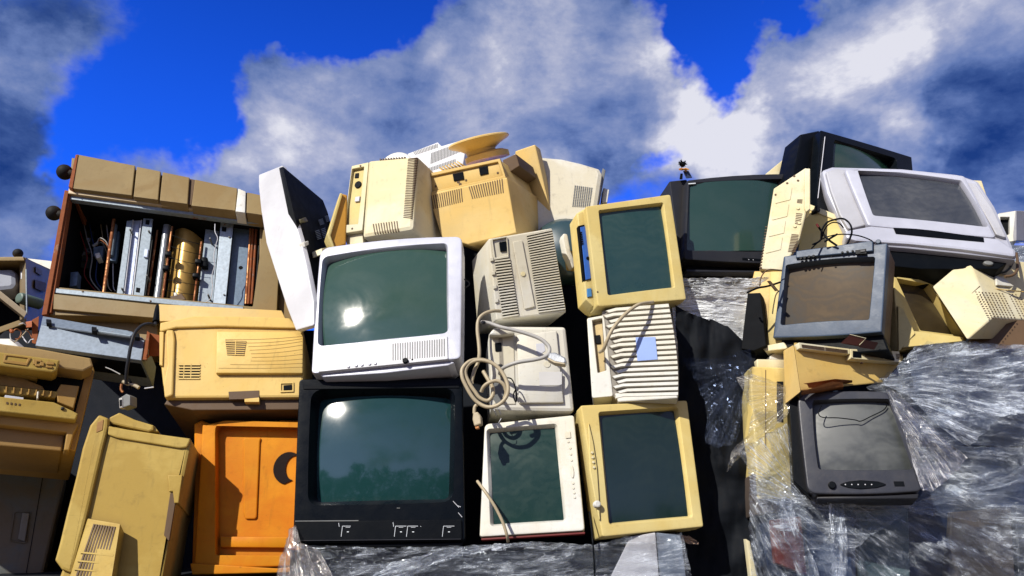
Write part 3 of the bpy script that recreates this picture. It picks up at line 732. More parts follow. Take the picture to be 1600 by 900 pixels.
prism('plug_tip', pf, [(742, 666), (748, 665), (748, 669), (743, 670)], .007, -.007, plastic('copper_tip', (.5, .2, .05)), r=.001, bev=.001, parent=pg)
ca('thin dark wire loop lying on the off white monitor back', [(790, 590, 2.40), (799, 592, 2.395), (804, 602, 2.39), (807, 616, 2.39), (806, 628, 2.395), (802, 618, 2.395), (806, 610, 2.39), (808, 622, 2.39)], .0022, BLACK, 'thin_wire')
ca('cream cord hanging across the tube of the off white monitor with round buttons', [(746, 752, 2.40), (752, 760, 2.375), (760, 771, 2.36), (770, 786, 2.355), (778, 800, 2.355), (786, 817, 2.355), (792, 836, 2.36), (794, 846, 2.38)], .0046, CABLE, 'cord')
for i, (a, b) in enumerate((((771, 638), (776, 649)), ((778, 637), (783, 648)), ((782, 655), (778, 662)))):
    pass
T('wire_ends', 'bare bright wire ends poking out below the coiled cable', 'wire ends')
for a, b in (((771, 638), (776, 649)), ((778, 637), (783, 648)), ((783, 654), (779, 661))): cable('strand', [(*a, 2.39), (*sub(a, b, .5), 2.385), (*b, 2.39)], .0013, LABELW)
ca('black cord hanging down in front of the film below the yellowed monitor', [(921, 800, 2.40), (924, 820, 2.36), (926, 845, 2.33), (928, 870, 2.33), (929, 905, 2.33)], .0028, BLACK, 'cord')
# ================================================================== left side
f = F(250, 390, 2.80, 9, 12, (85, 452), (381, 481))
T('photocopier', 'tan photocopier with cover off, steel rods bare inside and black rubber feet', 'photocopier', f)
OUT = [(101, 297), (440, 339), (432, 500), (70, 492)]; INN = [(107, 311), (414, 350), (396, 484), (84, 453)]
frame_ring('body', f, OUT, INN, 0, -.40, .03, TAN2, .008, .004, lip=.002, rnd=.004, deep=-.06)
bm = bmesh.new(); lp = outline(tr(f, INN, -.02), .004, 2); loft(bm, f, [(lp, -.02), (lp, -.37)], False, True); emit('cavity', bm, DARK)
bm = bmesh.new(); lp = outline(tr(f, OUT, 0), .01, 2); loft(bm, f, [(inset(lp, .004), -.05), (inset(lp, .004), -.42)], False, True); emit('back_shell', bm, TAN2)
prism('top_rail', f, [(108, 303), (408, 343), (408, 350), (109, 311)], .006, -.02, STEEL, r=.002, bev=.001)
prism('bottom_rail', f, [(87, 450.5), (380, 479), (380, 487), (84, 457)], .008, -.05, STEEL, r=.002, bev=.001)
prism('left_plate', f, [(101, 297), (107, 298), (73, 491), (65, 492)], .02, -.02, RUST, r=.001, bev=.001)
prism('left_strip', f, [(107, 300), (110, 302), (80, 488), (76, 489)], .012, -.02, rusty('rust_dark', (.1, .05, .03), .9, .2), r=.001, bev=.001)
prism('base_panel', f, [(84, 459), (245, 476), (245, 497), (83, 483)], .012, -.04, TAN2, r=.002, bev=.002)
prism('base_panel', f, [(248, 475), (440, 485), (448, 502), (248, 502)], .014, -.08, TAN, r=.002, bev=.002)
prism('base_panel', f, [(79, 486), (246, 500), (246, 532), (160, 530), (90, 505)], -.05, -.12, TAN2, r=.002, bev=.002)
prism('end_panel', f, [(406, 348), (440, 352), (446, 420), (472, 502), (404, 502)], -.03, -.38, TAN2, r=.003)
prism('top_box', f, [(112, 246), (420, 308), (412, 350), (106, 312)], -.10, -.38, TAN2, r=.004)
prism('lip', f, [(107, 294), (412, 333), (412, 342), (106, 302)], .022, -.02, plastic('tan_lip', (.55, .42, .24), dirt=.3), r=.002, bev=.003)
g = F(250, 285, 2.83, 9, 24, (113, 294), (408, 333))
for q in ([(121, 241), (211, 258.5), (206, 305), (113, 294)], [(213.5, 260), (251, 267.5), (247, 312), (208.5, 307)], [(254, 268.5), (296, 277), (293, 318.5), (249.5, 313)], [(304.5, 280), (371, 294), (368, 329), (299, 321)], [(386, 300), (420, 307), (418, 337), (385, 332)]):
    prism('side_panel', g, q, 0, -.07, TAN2, r=.003, bev=.003)
prism('panel_gap', g, [(296, 279), (305, 281), (299, 320), (293, 319)], -.012, -.06, BROWN, r=.001, bev=.001)
prism('white_bracket', g, [(372, 294), (384, 299), (383, 332), (368, 330)], .004, -.06, OFFW, r=.002)
prism('backing', g, [(120, 246), (400, 304), (398, 334), (113, 296)], -.02, -.065, DARK, r=.002)
prism('rusty_edge', g, [(118, 242), (122, 241), (113, 294), (107, 291)], .004, -.2, RUST, r=.001, bev=.001)
for p, r_ in (((101, 269, 2.84), .032), ((84, 333, 2.80), .030)):
    ball('rubber_foot', p, r_, RUBBER, sq=(.95, 1, 1)); 
    cable('foot_stem', [p, (p[0]+12, p[1]+3, p[2]), (p[0]+22, p[1]+5, p[2]+.02)], .017, RUBBER)
# works
rod('shaft', f, (178, 343), (162, 458), -.10, .0065, COPPER); rod('shaft', f, (180, 352), (173, 400), -.13, .010, STEEL)
prism('bracket', f, [(176, 362), (187, 361), (181, 408), (170, 407)], -.14, -.16, BLUEST, r=.004)
prism('channel', f, [(198, 345), (207, 344), (192, 462), (182, 460)], -.07, -.12, STEEL, r=.002, bev=.002)
prism('bright_channel', f, [(208, 345), (219, 344), (205, 462), (193, 462)], -.085, -.12, BRIGHT, r=.001, bev=.001)
rod('edge_rail', f, (208, 344), (194, 462), -.075, .0025, LABELW); rod('edge_rail', f, (221, 344), (207, 463), -.07, .003, LABELW)
prism('steel_plate', f, [(224, 341), (239, 342), (224, 469), (208, 466)], -.06, -.065, STEEL, r=.002, bev=.001)
for q in ([(228, 343), (234, 344), (233, 351), (227, 350)], [(213, 449), (219, 450), (218, 457), (212, 456)]): prism('cutout', f, q, -.0585, -.061, DARK, r=.0005, bev=.0004)
prism('tab', f, [(226, 388), (232, 389), (230, 402), (224, 401)], -.05, -.06, BRIGHT, r=.002, bev=.002)
rod('brass_rod', f, (246, 360), (231, 462), -.10, .004, COPPER); rod('black_rod', f, (241, 358), (228, 462), -.11, .006, BLACK)
rod('roller', f, (261, 353), (246, 467), -.09, .0145, rusty('roller_steel', (.30, .33, .36), .1, .3, .3))
rod('copper_rod', f, (269, 354), (254, 467), -.07, .0042, COPPER)
for p in ((263, 395), (259, 417)):
    prism('clip', f, [(p[0]-5, p[1]-3), (p[0]+5, p[1]-3), (p[0]+4, p[1]+4), (p[0]-6, p[1]+3)], -.05, -.08, BLACK, r=.002)
# curved paper guide
bm = bmesh.new(); A, B, C, D = [f.l(*p, -.12) for p in ((271, 354), (317, 370), (304, 474), (256, 468))]
K = 14; rr = []
for i in range(K+1):
    u = i/K; zz = -.16+.06*math.sin(u*math.pi*.9+.2); a = A*(1-u)+B*u; b_ = D*(1-u)+C*u
    rr.append((bm.verts.new(f.w((a.x, a.y, zz))), bm.verts.new(f.w((b_.x, b_.y, zz)))))
for a, b_ in zip(rr, rr[1:]): bm.faces.new((a[0], b_[0], b_[1], a[1]))
pg = emit('paper_guide', bm, plastic('brass_guide', (.58, .36, .10), rough=.35, metal=.3, dirt=.4), sharp=80)
for k in range(6):
    v = .12+k*.15
    a = sub((271, 354), (256, 468), v); b_ = sub((317, 370), (304, 474), v)
    cable('guide_wire', [(*a, 2.86), ((a[0]+b_[0])/2, (a[1]+b_[1])/2+1, 2.85), (*b_, 2.86)], .0012, BLACK, pg, 4, 6)
rod('copper_rod', f, (315, 378), (303, 471), -.07, .004, COPPER)
for p in ((310, 407), (306, 429)):
    prism('clip', f, [(p[0]-5, p[1]-3), (p[0]+5, p[1]-3), (p[0]+4, p[1]+4), (p[0]-6, p[1]+3)], -.05, -.08, BLACK, r=.002)
mt = prism('motor', f, [(265, 463), (284, 458), (291, 468), (270, 471)], -.02, -.07, BROWN, r=.004); prism('motor_cap', f, [(271, 457), (276, 456), (277, 462), (272, 463)], -.018, -.04, OFFW, r=.001, parent=mt)
prism('steel_plate', f, [(321, 358), (342, 361), (333, 474), (309, 471)], -.09, -.094, STEEL, r=.002, bev=.001)
prism('clamp_block', f, [(315, 401), (324, 402), (323, 416), (314, 415)], -.06, -.09, BLACK, r=.002)
prism('steel_plate', f, [(345, 346), (365, 347), (352, 477), (333, 475)], -.05, -.055, rusty('plate_steel_b', (.42, .50, .58), .35, .3), r=.002, bev=.001)
prism('cutout', f, [(347, 354), (354, 355), (353, 362), (346, 361)], -.0485, -.052, DARK, r=.0005, bev=.0004)
cable('white_wire', [(336, 350, 2.80), (336, 362, 2.79), (340, 372, 2.79), (337, 384, 2.79), (334, 400, 2.79), (335, 415, 2.79), (331, 432, 2.79), (332, 450, 2.79), (329, 466, 2.79), (322, 472, 2.80)], .0016, LABELW)
prism('blue_plate', f, [(365, 356), (390, 359), (381, 480), (354, 479)], -.08, -.084, BLUEST, r=.002, bev=.001)
disc('hole', f, (376, 418), .008, -.0785, -.082, DARK, bev=.0005)
for x, m_ in ((392, COPPER), (396, RUST), (401, rusty('rust_dark', (.1, .05, .03), .9, .2)), (407, BLACK)): rod('dark_rail', f, (x, 352), (x-8, 475), -.07, .005, m_)
pcb = prism('circuit_board', f, [(124, 342), (150, 345), (140, 420), (114, 416)], -.24, -.245, plastic('board_green', (.012, .035, .02), dirt=.3), r=.001, bev=.0005)
rn = random.Random(6)
for k in range(11):
    x, y = 124+rn.random()*20, 348+rn.random()*62; w_, h_ = rn.uniform(1.2, 3.5), rn.uniform(1.2, 3)
    prism('chip', f, [(x-w_, y-h_), (x+w_, y-h_), (x+w_, y+h_), (x-w_, y+h_)], -.232, -.24, [BLACK, CHAR, GREYP, BRIGHT][k % 4], r=.0008, bev=.0006, parent=pcb)
for k in range(6):
    x0 = 120+k*9; cable('harness_wire', [(x0, 335+k, 2.98), (x0+6, 365+k*4, 2.95), (x0+16-k, 400, 2.93), (x0+12, 430+k*3, 2.93), (x0+30-k*3, 455, 2.92)], .0022, [plastic('wire_red', (.25, .02, .015), ao=False), CABLEG, plastic('wire_blue', (.02, .05, .2), ao=False), BLACK, CABLE, LABELW][k])
for k in range(3): cable('harness_wire', [(150+k*2, 384, 2.90), (156, 372+k*3, 2.88), (166, 378+k*4, 2.88), (171, 392, 2.89)], .002, [CABLEG, COPPER, BLACK][k])
prism('bracket', f, [(110, 425), (122, 424), (120, 446), (108, 448)], -.10, -.14, BLUEST, r=.002)
for p in ((232, 360), (229, 430), (358, 370), (350, 460), (328, 372), (325, 460), (203, 358), (190, 450)): disc('screw', f, p, .0035, -.045, -.10, GREYP, bev=.001)
prism('fitting', f, [(148, 396), (155, 394), (157, 402), (150, 404)], -.12, -.16, OFFW, r=.002); rod('lever', f, (145, 385), (155, 378), -.12, .006, GREYP); prism('black_gear', f, [(145, 386), (162, 383), (160, 402), (146, 400)], -.15, -.18, BLUEST, r=.006)
for p in ((129, 455), (155, 307), (257, 323), (235, 470)): disc('screw', f, p, .0035, .0105, .005, BROWN, bev=.001)

# machine at the far left edge
f = F(20, 470, 3.15, 10, 6)
T('printer_chassis', 'half stripped grey tan office machine with a pale roll inside, left of the photocopier', 'office machine', f)
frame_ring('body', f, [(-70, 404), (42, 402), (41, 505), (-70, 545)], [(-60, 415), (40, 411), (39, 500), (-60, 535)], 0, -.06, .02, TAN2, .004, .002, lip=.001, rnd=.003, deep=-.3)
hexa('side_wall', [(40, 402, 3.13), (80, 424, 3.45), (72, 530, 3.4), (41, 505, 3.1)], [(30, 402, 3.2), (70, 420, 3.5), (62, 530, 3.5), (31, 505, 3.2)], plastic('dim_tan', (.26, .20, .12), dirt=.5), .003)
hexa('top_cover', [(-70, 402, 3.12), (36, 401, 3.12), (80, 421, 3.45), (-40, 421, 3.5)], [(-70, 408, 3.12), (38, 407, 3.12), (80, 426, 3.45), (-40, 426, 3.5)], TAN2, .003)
prism('cavity', f, [(-62, 408), (40, 408), (40, 540), (-62, 540)], -.22, -.3, DARK)
hexa('sticker', [(56, 417, 3.235), (66, 423, 3.30), (66, 431, 3.30), (56, 425, 3.235)], [(56, 417, 3.25), (66, 423, 3.32), (66, 431, 3.32), (56, 425, 3.25)], plastic('sticker_tan', (.2, .15, .09)), .0005)
hexa('side_slot', [(55, 437, 3.23), (72, 442, 3.34), (71, 457, 3.33), (55, 450, 3.22)], [(55, 437, 3.26), (72, 442, 3.36), (71, 457, 3.36), (55, 450, 3.25)], BROWN, .001)
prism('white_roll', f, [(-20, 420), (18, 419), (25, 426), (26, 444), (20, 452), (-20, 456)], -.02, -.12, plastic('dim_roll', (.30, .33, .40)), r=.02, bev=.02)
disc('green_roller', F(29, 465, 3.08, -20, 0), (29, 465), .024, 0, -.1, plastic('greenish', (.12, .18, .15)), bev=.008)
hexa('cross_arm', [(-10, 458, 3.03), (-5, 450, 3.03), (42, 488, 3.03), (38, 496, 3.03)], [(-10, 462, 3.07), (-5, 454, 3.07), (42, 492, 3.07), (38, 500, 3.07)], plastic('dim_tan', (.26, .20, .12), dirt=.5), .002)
cable('steel_rod', [(41, 421, 3.08), (41.5, 460, 3.06), (42, 492, 3.05)], .003, STEEL, None, 3)
prism('white_clip', f, [(32, 424), (37, 425), (37, 437), (32, 436)], .0, -.03, LABELW, r=.001)
ball('rubber_foot', (28, 396, 3.16), .021, RUBBER)
f = F(66, 415, 3.7, 0, 6)
T('crate', 'pale box lid showing behind the machine at the left edge', 'box', f)
prism('lid', f, [(30, 402), (84, 408), (84, 440), (30, 440)], 0, -.3, IVORY, r=.004)

# galvanised case under the photocopier
f = F(140, 530, 2.55, 6, 24, (60, 540), (222, 560))
T('metal_case', 'galvanised steel case with speckled zinc surface under the photocopier', 'metal case', f)
cs = prism('case', f, [(64, 507), (226, 530), (221, 563), (55, 540)], 0, -.16, ZINC, r=.002, bev=.002)
tf = F(140, 512, 2.56, 6, 50, (66, 494), (208, 520))
prism('top_sheet', tf, [(67, 494), (206, 518), (226, 530), (64, 507)], 0, -.006, ZINC, r=.002, bev=.001)
lid_ = prism('white_lid', tf, [(150, 509), (165, 511), (200, 516), (208, 521), (205, 525), (152, 517)], .008, .001, STEEL, r=.012, bev=.003)
for p in ((76, 501), (147, 513), (214, 523)): prism('latch', tf, [(p[0]-4, p[1]-3), (p[0]+4, p[1]-2), (p[0]+4, p[1]+4), (p[0]-4, p[1]+3)], .016, .001, BLACK, r=.002, bev=.002)
prism('lower_edge', f, [(57, 541), (221, 562), (220, 569), (56, 548)], -.02, -.1, BLACK, r=.002)
T('rusty_bracket', 'rusty steel bracket standing between the galvanised case and the yellow printer', 'bracket', None)
hexa('flange', [(230, 517, 2.50), (234, 520, 2.50), (229, 562, 2.49), (223, 562, 2.49)], [(231, 518, 2.58), (235, 521, 2.58), (230, 563, 2.58), (224, 563, 2.58)], RUST, .001)
hexa('plate', [(234, 520, 2.53), (250, 524, 2.53), (250, 556, 2.53), (232, 556, 2.53)], [(234, 521, 2.54), (250, 525, 2.54), (250, 557, 2.54), (232, 557, 2.54)], rusty('rust_dark', (.1, .05, .03), .9, .2), .001)
disc('rivet', F(229, 556, 2.485), (229, 556), .006, .004, -.004, COPPER)
T('broken_wiring', 'tangle of rusty orange terminals and pale torn wires left of the galvanised case', 'wiring', None)
rn = random.Random(4)
hexa('terminal', [(40, 503, 2.6), (50, 501, 2.6), (50, 511, 2.6), (41, 512, 2.6)], [(40, 503, 2.63), (50, 501, 2.63), (50, 511, 2.63), (41, 512, 2.63)], plastic('orange_terminal', (.45, .12, .03)), .002)
hexa('rusty_plate', [(50, 500, 2.62), (61, 494, 2.62), (58, 538, 2.62), (50, 536, 2.62)], [(50, 500, 2.64), (61, 494, 2.64), (58, 538, 2.64), (50, 536, 2.64)], RUST, .002)
for k, pts in enumerate(([(19, 517), (16, 522), (17, 530), (22, 534)], [(22, 535), (30, 529), (36, 523), (44, 514)], [(34, 524), (40, 533), (44, 536), (48, 531), (53, 530)], [(30, 507), (36, 505), (41, 508)], [(20, 518), (26, 514), (33, 519), (30, 528), (24, 530)], [(40, 515), (46, 520), (50, 528)])):
    cable('wire', [(x, y, 2.57+.01*math.sin(i*2+k)) for i, (x, y) in enumerate(pts)], .0018, [CABLEG, CABLE, LABELW, LABELW, COPPER, COPPER][k])
cable('orange_end', [(17, 515, 2.56), (19, 519, 2.56)], .006, plastic('orange_terminal', (.45, .12, .03)))
f = F(12, 534, 2.66)
T('carton', 'scrap of white board lying beneath the torn wires at the left', 'board', f)
prism('board', f, [(-10, 529), (15, 529), (30, 542), (-10, 542)], 0, -.05, OFFW, r=.001)

# multifunction printer, left
f = F(70, 625, 2.42, 30, 12, (0, 572), (140, 592))
T('multifunction_printer', 'ochre office printer with a small display, its front torn open, at the left edge', 'printer', f)
bd = prism('body', f, [(-230, 523), (146, 572), (148, 580), (118, 705), (-230, 668)], -.06, -.40, YEL2, r=.006, bev=.004)  # body drawn out past the frame to throw shade on the cabinet below
ld = prism('lid', f, [(-230, 505), (-2, 536), (60, 544), (142, 559), (146, 572), (130, 580), (-230, 534)], .02, -.38, plastic('lid_ochre', (.44, .30, .12)), r=.006, bev=.006)
pn = prism('control_panel', f, [(-230, 519), (94, 562), (89, 579), (82, 582), (-230, 543)], .05, -.02, YEL3, r=.006, bev=.005)
frame_ring('display_frame', f, [(7, 553), (49, 559), (42, 571), (5, 566)], [(11, 557), (43, 561), (41, 566.5), (9, 562.5)], .053, .045, .004, YEL2, .002, .001, lip=.0008, rnd=.001, deep=.046, parent=pn)
prism('display', f, [(10, 556.5), (44, 561), (41, 567), (8, 563)], .0495, .046, plastic('lcd_grey', (.10, .10, .06), rough=.3), r=.001, bev=.0005, parent=pn)
for p, s in (((55, 565), (3, 4)), ((61, 563), (4, 1.6)), ((66, 568), (3, 3)), ((59, 570), (4, 1.6)), ((79, 567), (6, 2)), ((77, 572.5), (5, 1.5))):
    prism('key', f, [(p[0]-s[0], p[1]-s[1]), (p[0]+s[0], p[1]-s[1]+.8), (p[0]+s[0]-.5, p[1]+s[1]+.8), (p[0]-s[0]-.5, p[1]+s[1])], .054, .048, YEL2, r=.002, bev=.001, parent=pn)
prism('opening', f, [(-230, 544), (86, 583), (132, 590), (118, 644), (-230, 606)], -.055, -.062, DARK, r=.002, bev=.001)
prism('paper_tray', f, [(-230, 552), (20, 582), (48, 596), (66, 603), (70, 610), (-230, 578)], -.025, -.06, YEL2, r=.002)
prism('tray_lip', f, [(10, 579), (60, 587), (57, 591), (10, 584)], -.005, -.05, YEL3, r=.002, bev=.002)
prism('feed_deck', f, [(-230, 578), (92, 612), (86, 622), (-230, 589)], .0, -.055, YEL3, r=.002, bev=.002)
prism('feed_block', f, [(95, 600), (124, 603), (115, 638), (90, 628), (88, 612)], .0, -.05, YEL2, r=.003, bev=.003)
strips('feed_ribs', f, [(-20, 601), (86, 611), (84, 620), (-20, 611)], 9, YEL2, .008, -.002, .2, 'v', bev=.001)
prism('white_label', f, [(8, 617), (37, 621), (36, 629), (5, 626)], .012, -.01, LABELW, r=.001, bev=.001)
prism('front_shelf', f, [(-230, 596), (84, 628), (110, 640), (122, 646), (118, 656), (-230, 618)], .014, -.055, YEL3, r=.003, bev=.004)
strips('shelf_slots', f, [(8, 627.5), (34, 631), (33, 634), (8, 631)], 4, BROWN, .0155, .012, .4, 'v')
prism('roller', f, [(58, 611), (61.5, 611.5), (60, 623), (57, 622.5)], .016, -.01, OFFW, r=.003)
prism('chip', f, [(96, 635), (101, 636), (100, 640), (95, 639.5)], .02, .01, CHAR, r=.001)
prism('lower_front', f, [(-230, 623), (124, 661), (116, 676), (108, 704), (100, 703), (104, 676), (-230, 637)], -.02, -.07, YEL2, r=.003, bev=.004)
prism('drawer', f, [(-230, 639), (102, 677), (96, 705), (-230, 676)], -.05, -.3, plastic('drawer_ochre', (.36, .22, .07)), r=.004, bev=.004)

# dark cabinet under it
f = F(45, 800, 2.88, 28, 8, (0, 705), (100, 716))
T('office_printer', 'dark grey office printer in shadow with a recessed drawer grip, bottom left corner', 'printer', f)
prism('body', f, [(-80, 722), (100, 728), (104, 740), (66, 905), (60, 960), (-80, 960)], 0, -.4, TEALG, r=.01, bev=.01)
prism('top_band', f, [(-80, 698), (90, 703), (104, 712), (102, 729), (-80, 724)], .02, -.4, CHAR, r=.008, bev=.008)
prism('seam', f, [(69, 729), (70.2, 729), (40, 905), (38.8, 905)], .0015, -.002, BLACK, r=.0003, bev=.0003)
frame_ring('grip_recess', f, [(22, 798), (49, 799), (42, 850), (15, 846)], [(24, 801), (47, 801.5), (40, 847), (17, 844)], .004, -.001, .003, TEALG, .008, .006, lip=.001, rnd=.002, deep=.001)
prism('grip', f, [(35, 801), (46, 802), (39, 846), (28, 842)], .010, .0, plastic('grip_grey', (.3, .3, .28)), r=.002, bev=.002)

# yellow laser printer
f = F(360, 565, 2.50, 8, 12, (262, 622), (466, 618))
T('laser_printer', 'yellow laser printer with two vent grilles and a wavy ribbed panel, under the photocopier', 'printer', f)
bd = prism('body', f, [(250, 514), (256, 502), (303, 494), (380, 495), (452, 497), (474, 516), (474, 621), (262, 622), (254, 600), (250, 560)], 0, -.36, YEL, r=.008, bev=.008, seg=4)
prism('top_cover', f, [(249, 516), (250, 504), (303, 493.5), (380, 494), (452, 496.5), (466, 510), (466, 513), (340, 510), (275, 512), (252, 518)], .010, -.01, YEL, r=.004, bev=.005)
prism('front_cover', f, [(259, 515), (271, 515), (273, 530), (270, 617), (257, 622), (255, 600), (261, 570)], .010, -.2, YEL, r=.008, bev=.005)
prism('side_flap', f, [(249, 518), (256, 518), (254, 572), (249, 570)], .006, -.03, YEL, r=.002, bev=.002)
rp = prism('raised_panel', f, [(338, 517), (460, 518), (474, 519), (473, 583), (337, 583)], .016, -.004, YEL, r=.004, bev=.005)
for k in range(9):
    y = 526+k*5.6; am = 7*math.exp(-((k-2.5)/3.0)**2)
    pts = []
    x0 = [352, 386, 388, 390, 392, 394, 392, 360, 342][k]
    for i in range(9):
        u = i/8; x = x0+(472-x0)*u; pts.append(f.w((*f.l(x, y+4.5-(u)*(am+1.5)+ (2-k*.1)*math.sin(u*3.0), .0155), .0158)))
    bm = bmesh.new(); tube_bm(bm, catmull(pts, 3), .0011, 5); emit('groove', bm, plastic('groove_ochre', (.42, .24, .06)), rp)
strips('vent_backing', f, [(352, 532), (385, 533), (381, 556), (355, 555)], 1, BROWN, .0168, .012, 1, parent=rp)
strips('vent_grille', f, [(352, 532), (385, 533), (381, 556), (355, 555)], 7, YEL, .0185, .014, .42, parent=rp); strips('vent_mullion', f, [(367.5, 532), (369, 532), (368.5, 555), (367, 555)], 1, YEL, .0187, .014, 1, 'v', parent=rp)
strips('vent_backing', f, [(281, 569), (313, 569), (311, 592), (280, 592)], 1, DARK, .001, -.002, 1)
strips('vent_grille', f, [(279, 567.5), (313, 567.5), (312, 593.5), (279, 593.5)], 6, YEL, .003, -.001, .45)
strips('vent_mullion', f, [(287, 569), (288.3, 569), (287.5, 592), (286.2, 592)], 1, YEL, .003, -.001, 1, 'v'); strips('vent_mullion', f, [(298, 569), (299.3, 569), (298.5, 592), (297.2, 592)], 1, YEL, .003, -.001, 1, 'v')
prism('latch_recess', f, [(357, 612), (405, 610), (405, 623), (358, 624)], .0015, -.01, BROWN, r=.001, bev=.0005)
prism('latch', f, [(382, 623), (405, 621), (405, 628), (382, 628)], .004, -.02, YEL, r=.001, bev=.001)
so_ = frame_ring('socket_rim', f, [(438, 598), (459, 597), (459, 612), (438, 613)], [(440, 600.5), (457, 600), (457, 610), (440, 610.5)], .004, 0, .003, YEL, .001, .001, lip=.0005, rnd=.001, deep=0)
prism('power_socket', f, [(443, 602), (456, 601), (456, 609), (443, 609.5)], .003, 0, BLACK, r=.001, bev=.0008, parent=so_)
prism('underside', f, [(262, 623), (474, 622), (474, 640), (300, 641), (256, 632)], -.02, -.34, BROWN, r=.003)  # brown colour paints the shade under the yellow body

# standing ochre printer
f = F(190, 780, 2.32, 12, 9, (91, 890), (254, 900))
T('laser_printer', 'ochre printer stood on end with a slotted grille, left of the orange cover', 'printer', f)
bd = prism('body', f, [(170, 664), (208, 672), (297, 684), (299, 692), (285, 762), (272, 800), (252, 920), (244, 960), (70, 960), (100, 880)], 0, -.26, YEL3, r=.008, bev=.01, seg=4)
prism('front_cover', f, [(154, 647), (169, 653), (168, 668), (160, 700), (137, 800), (112, 896), (96, 890), (85, 875), (92, 850), (104, 800), (118, 745), (128, 700), (140, 664)], .014, -.24, YEL3, r=.007, bev=.008, seg=4)
prism('catch_pocket', f, [(152, 660), (162, 655), (160, 672), (150, 676)], .0155, .010, plastic('burnt_ochre', (.34, .17, .04)), r=.002, bev=.001)
prism('top_bar', f, [(170, 652), (186, 644), (210, 655), (240, 664), (240, 672), (232, 675), (172, 662)], -.01, -.2, YEL3, r=.006, bev=.006)
prism('top_cap', f, [(168, 664), (180, 668), (260, 680), (298, 686), (292, 699), (280, 700), (182, 684), (168, 679)], .008, -.02, YEL3, r=.008, bev=.004)
prism('corner', f, [(240, 664), (248, 674), (234, 676)], -.02, -.1, YEL3, r=.003)
cable('cover_seam', [(165, 681, 2.33), (158, 707, 2.32), (150, 745, 2.315), (140, 790, 2.31), (126, 850, 2.30), (114, 900, 2.29)], .0016, DARK)
prism('handle_gap', f, [(266, 770), (276, 772), (264, 846), (256, 836)], .0016, -.2, BROWN, r=.002, bev=.001)
prism('side_step', f, [(262, 742), (285, 742), (279, 786), (272, 786), (270, 768), (264, 768)], .006, -.2, YEL3, r=.002, bev=.003)
hexa('vent_wedge', [(137, 810, 2.285), (188, 818, 2.27), (172, 920, 2.22), (108, 905, 2.25)], [(137, 808, 2.32), (196, 835, 2.32), (182, 925, 2.30), (108, 905, 2.29)], YEL3, .004)
wf = F3((137, 811, 2.283), (188, 819, 2.268), (108, 903, 2.248)); wf.O = wf.O+wf.n*.0005
bm = bmesh.new()
for i in range(9):
    u0 = .12+.8*i/9; u1 = u0+.048
    a, b_ = sub((141, 818), (186, 824), u0), sub((141, 818), (186, 824), u1); c, d = sub((112, 899), (170, 903), u1), sub((112, 899), (170, 903), u0)
    q = [wf.l(*p) for p in (a, b_, c, d)]; loft(bm, wf, [(q, .0015), (q, -.004)])
emit('vent_slots', bm, BROWN)
for k in range(3):
    y = 862+k*13; a, b_ = (126-(k*5), y), (178-(k*3.5), y+5); q = [wf.l(*p) for p in (a, b_, (b_[0]-.4, b_[1]+2.5), (a[0]-.4, a[1]+2.5))]
    bm = bmesh.new(); loft(bm, wf, [(q, .0028), (q, .0)]); emit('vent_bar', bm, YEL3)

# orange cover
f = F(385, 780, 2.50, 4, 7, (300, 893), (434, 890))
T('printer_cover', 'bright orange plastic cover with a curved notch, left of the big black television', 'cover', f)
bd = prism('panel', f, [(303, 662), (315, 656), (330, 662), (345, 663), (434, 662), (436, 656), (470, 657), (470, 880), (434, 890), (299, 894), (303, 780)], -.035, -.10, ORANGE, r=.006, bev=.006)
frame_ring('rim', f, [(316, 662), (472, 665), (470, 884), (303, 889)], [(343, 664), (471, 667), (466, 869), (344, 868)], .0, -.05, .04, ORANGE, .008, [.03, .004, .01, .004], lip=.003, rnd=.006, deep=-.05)
prism('rib', f, [(380, 684), (408, 684), (406, 690), (401, 808), (398, 811), (383, 811), (380, 800)], -.028, -.036, ORANGE, r=.008, bev=.008, seg=4)
prism('step', f, [(344, 838), (460, 839), (458, 856), (344, 855)], -.018, -.036, ORANGE, r=.003, bev=.004)
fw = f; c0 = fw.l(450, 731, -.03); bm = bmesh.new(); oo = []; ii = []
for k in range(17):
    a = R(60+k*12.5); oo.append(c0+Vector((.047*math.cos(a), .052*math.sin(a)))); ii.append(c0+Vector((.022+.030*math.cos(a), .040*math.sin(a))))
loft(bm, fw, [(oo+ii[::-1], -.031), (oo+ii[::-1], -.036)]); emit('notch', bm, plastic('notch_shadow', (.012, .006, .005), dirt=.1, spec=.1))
prism('base_edge', f, [(297, 880), (434, 888), (470, 884), (470, 894), (300, 898)], .012, -.10, ORANGE, r=.003)

# leaning white-sided casing
f = F(448, 390, 2.62, -38, 6, (461, 514), (487, 508))
T('television_casing', 'empty black television casing with a bright white side, leaning beside the silver television', 'television casing', f)
wp = prism('white_side', f, [(404, 273), (441, 258), (445, 280), (457, 330), (469, 372), (478, 410), (490, 470), (490, 508), (462, 516), (448, 480), (432, 430), (416, 380), (408, 330), (404, 292)], 0, -.02, WHITE, r=.006, bev=.004)
solid('black_shell', [(442, 260, 2.60), (490, 462, 2.60), (492, 508, 2.62), (505, 313, 2.90), (512, 331, 2.92), (524, 372, 2.92), (524, 510, 2.90), (436, 262, 2.75), (470, 508, 2.78)],
      [(0, 3, 4, 5, 6, 2, 1), (7, 3, 0), (7, 8, 6, 5, 4, 3), (7, 0, 1, 2, 8), (8, 2, 6)], plastic('matte_black', (.006, .008, .010), dirt=.15, dirtcol=(.02, .02, .015), rough=.7, spec=.12), .003)
sf = F3((442, 260, 2.585), (505, 313, 2.885), (490, 462, 2.585))
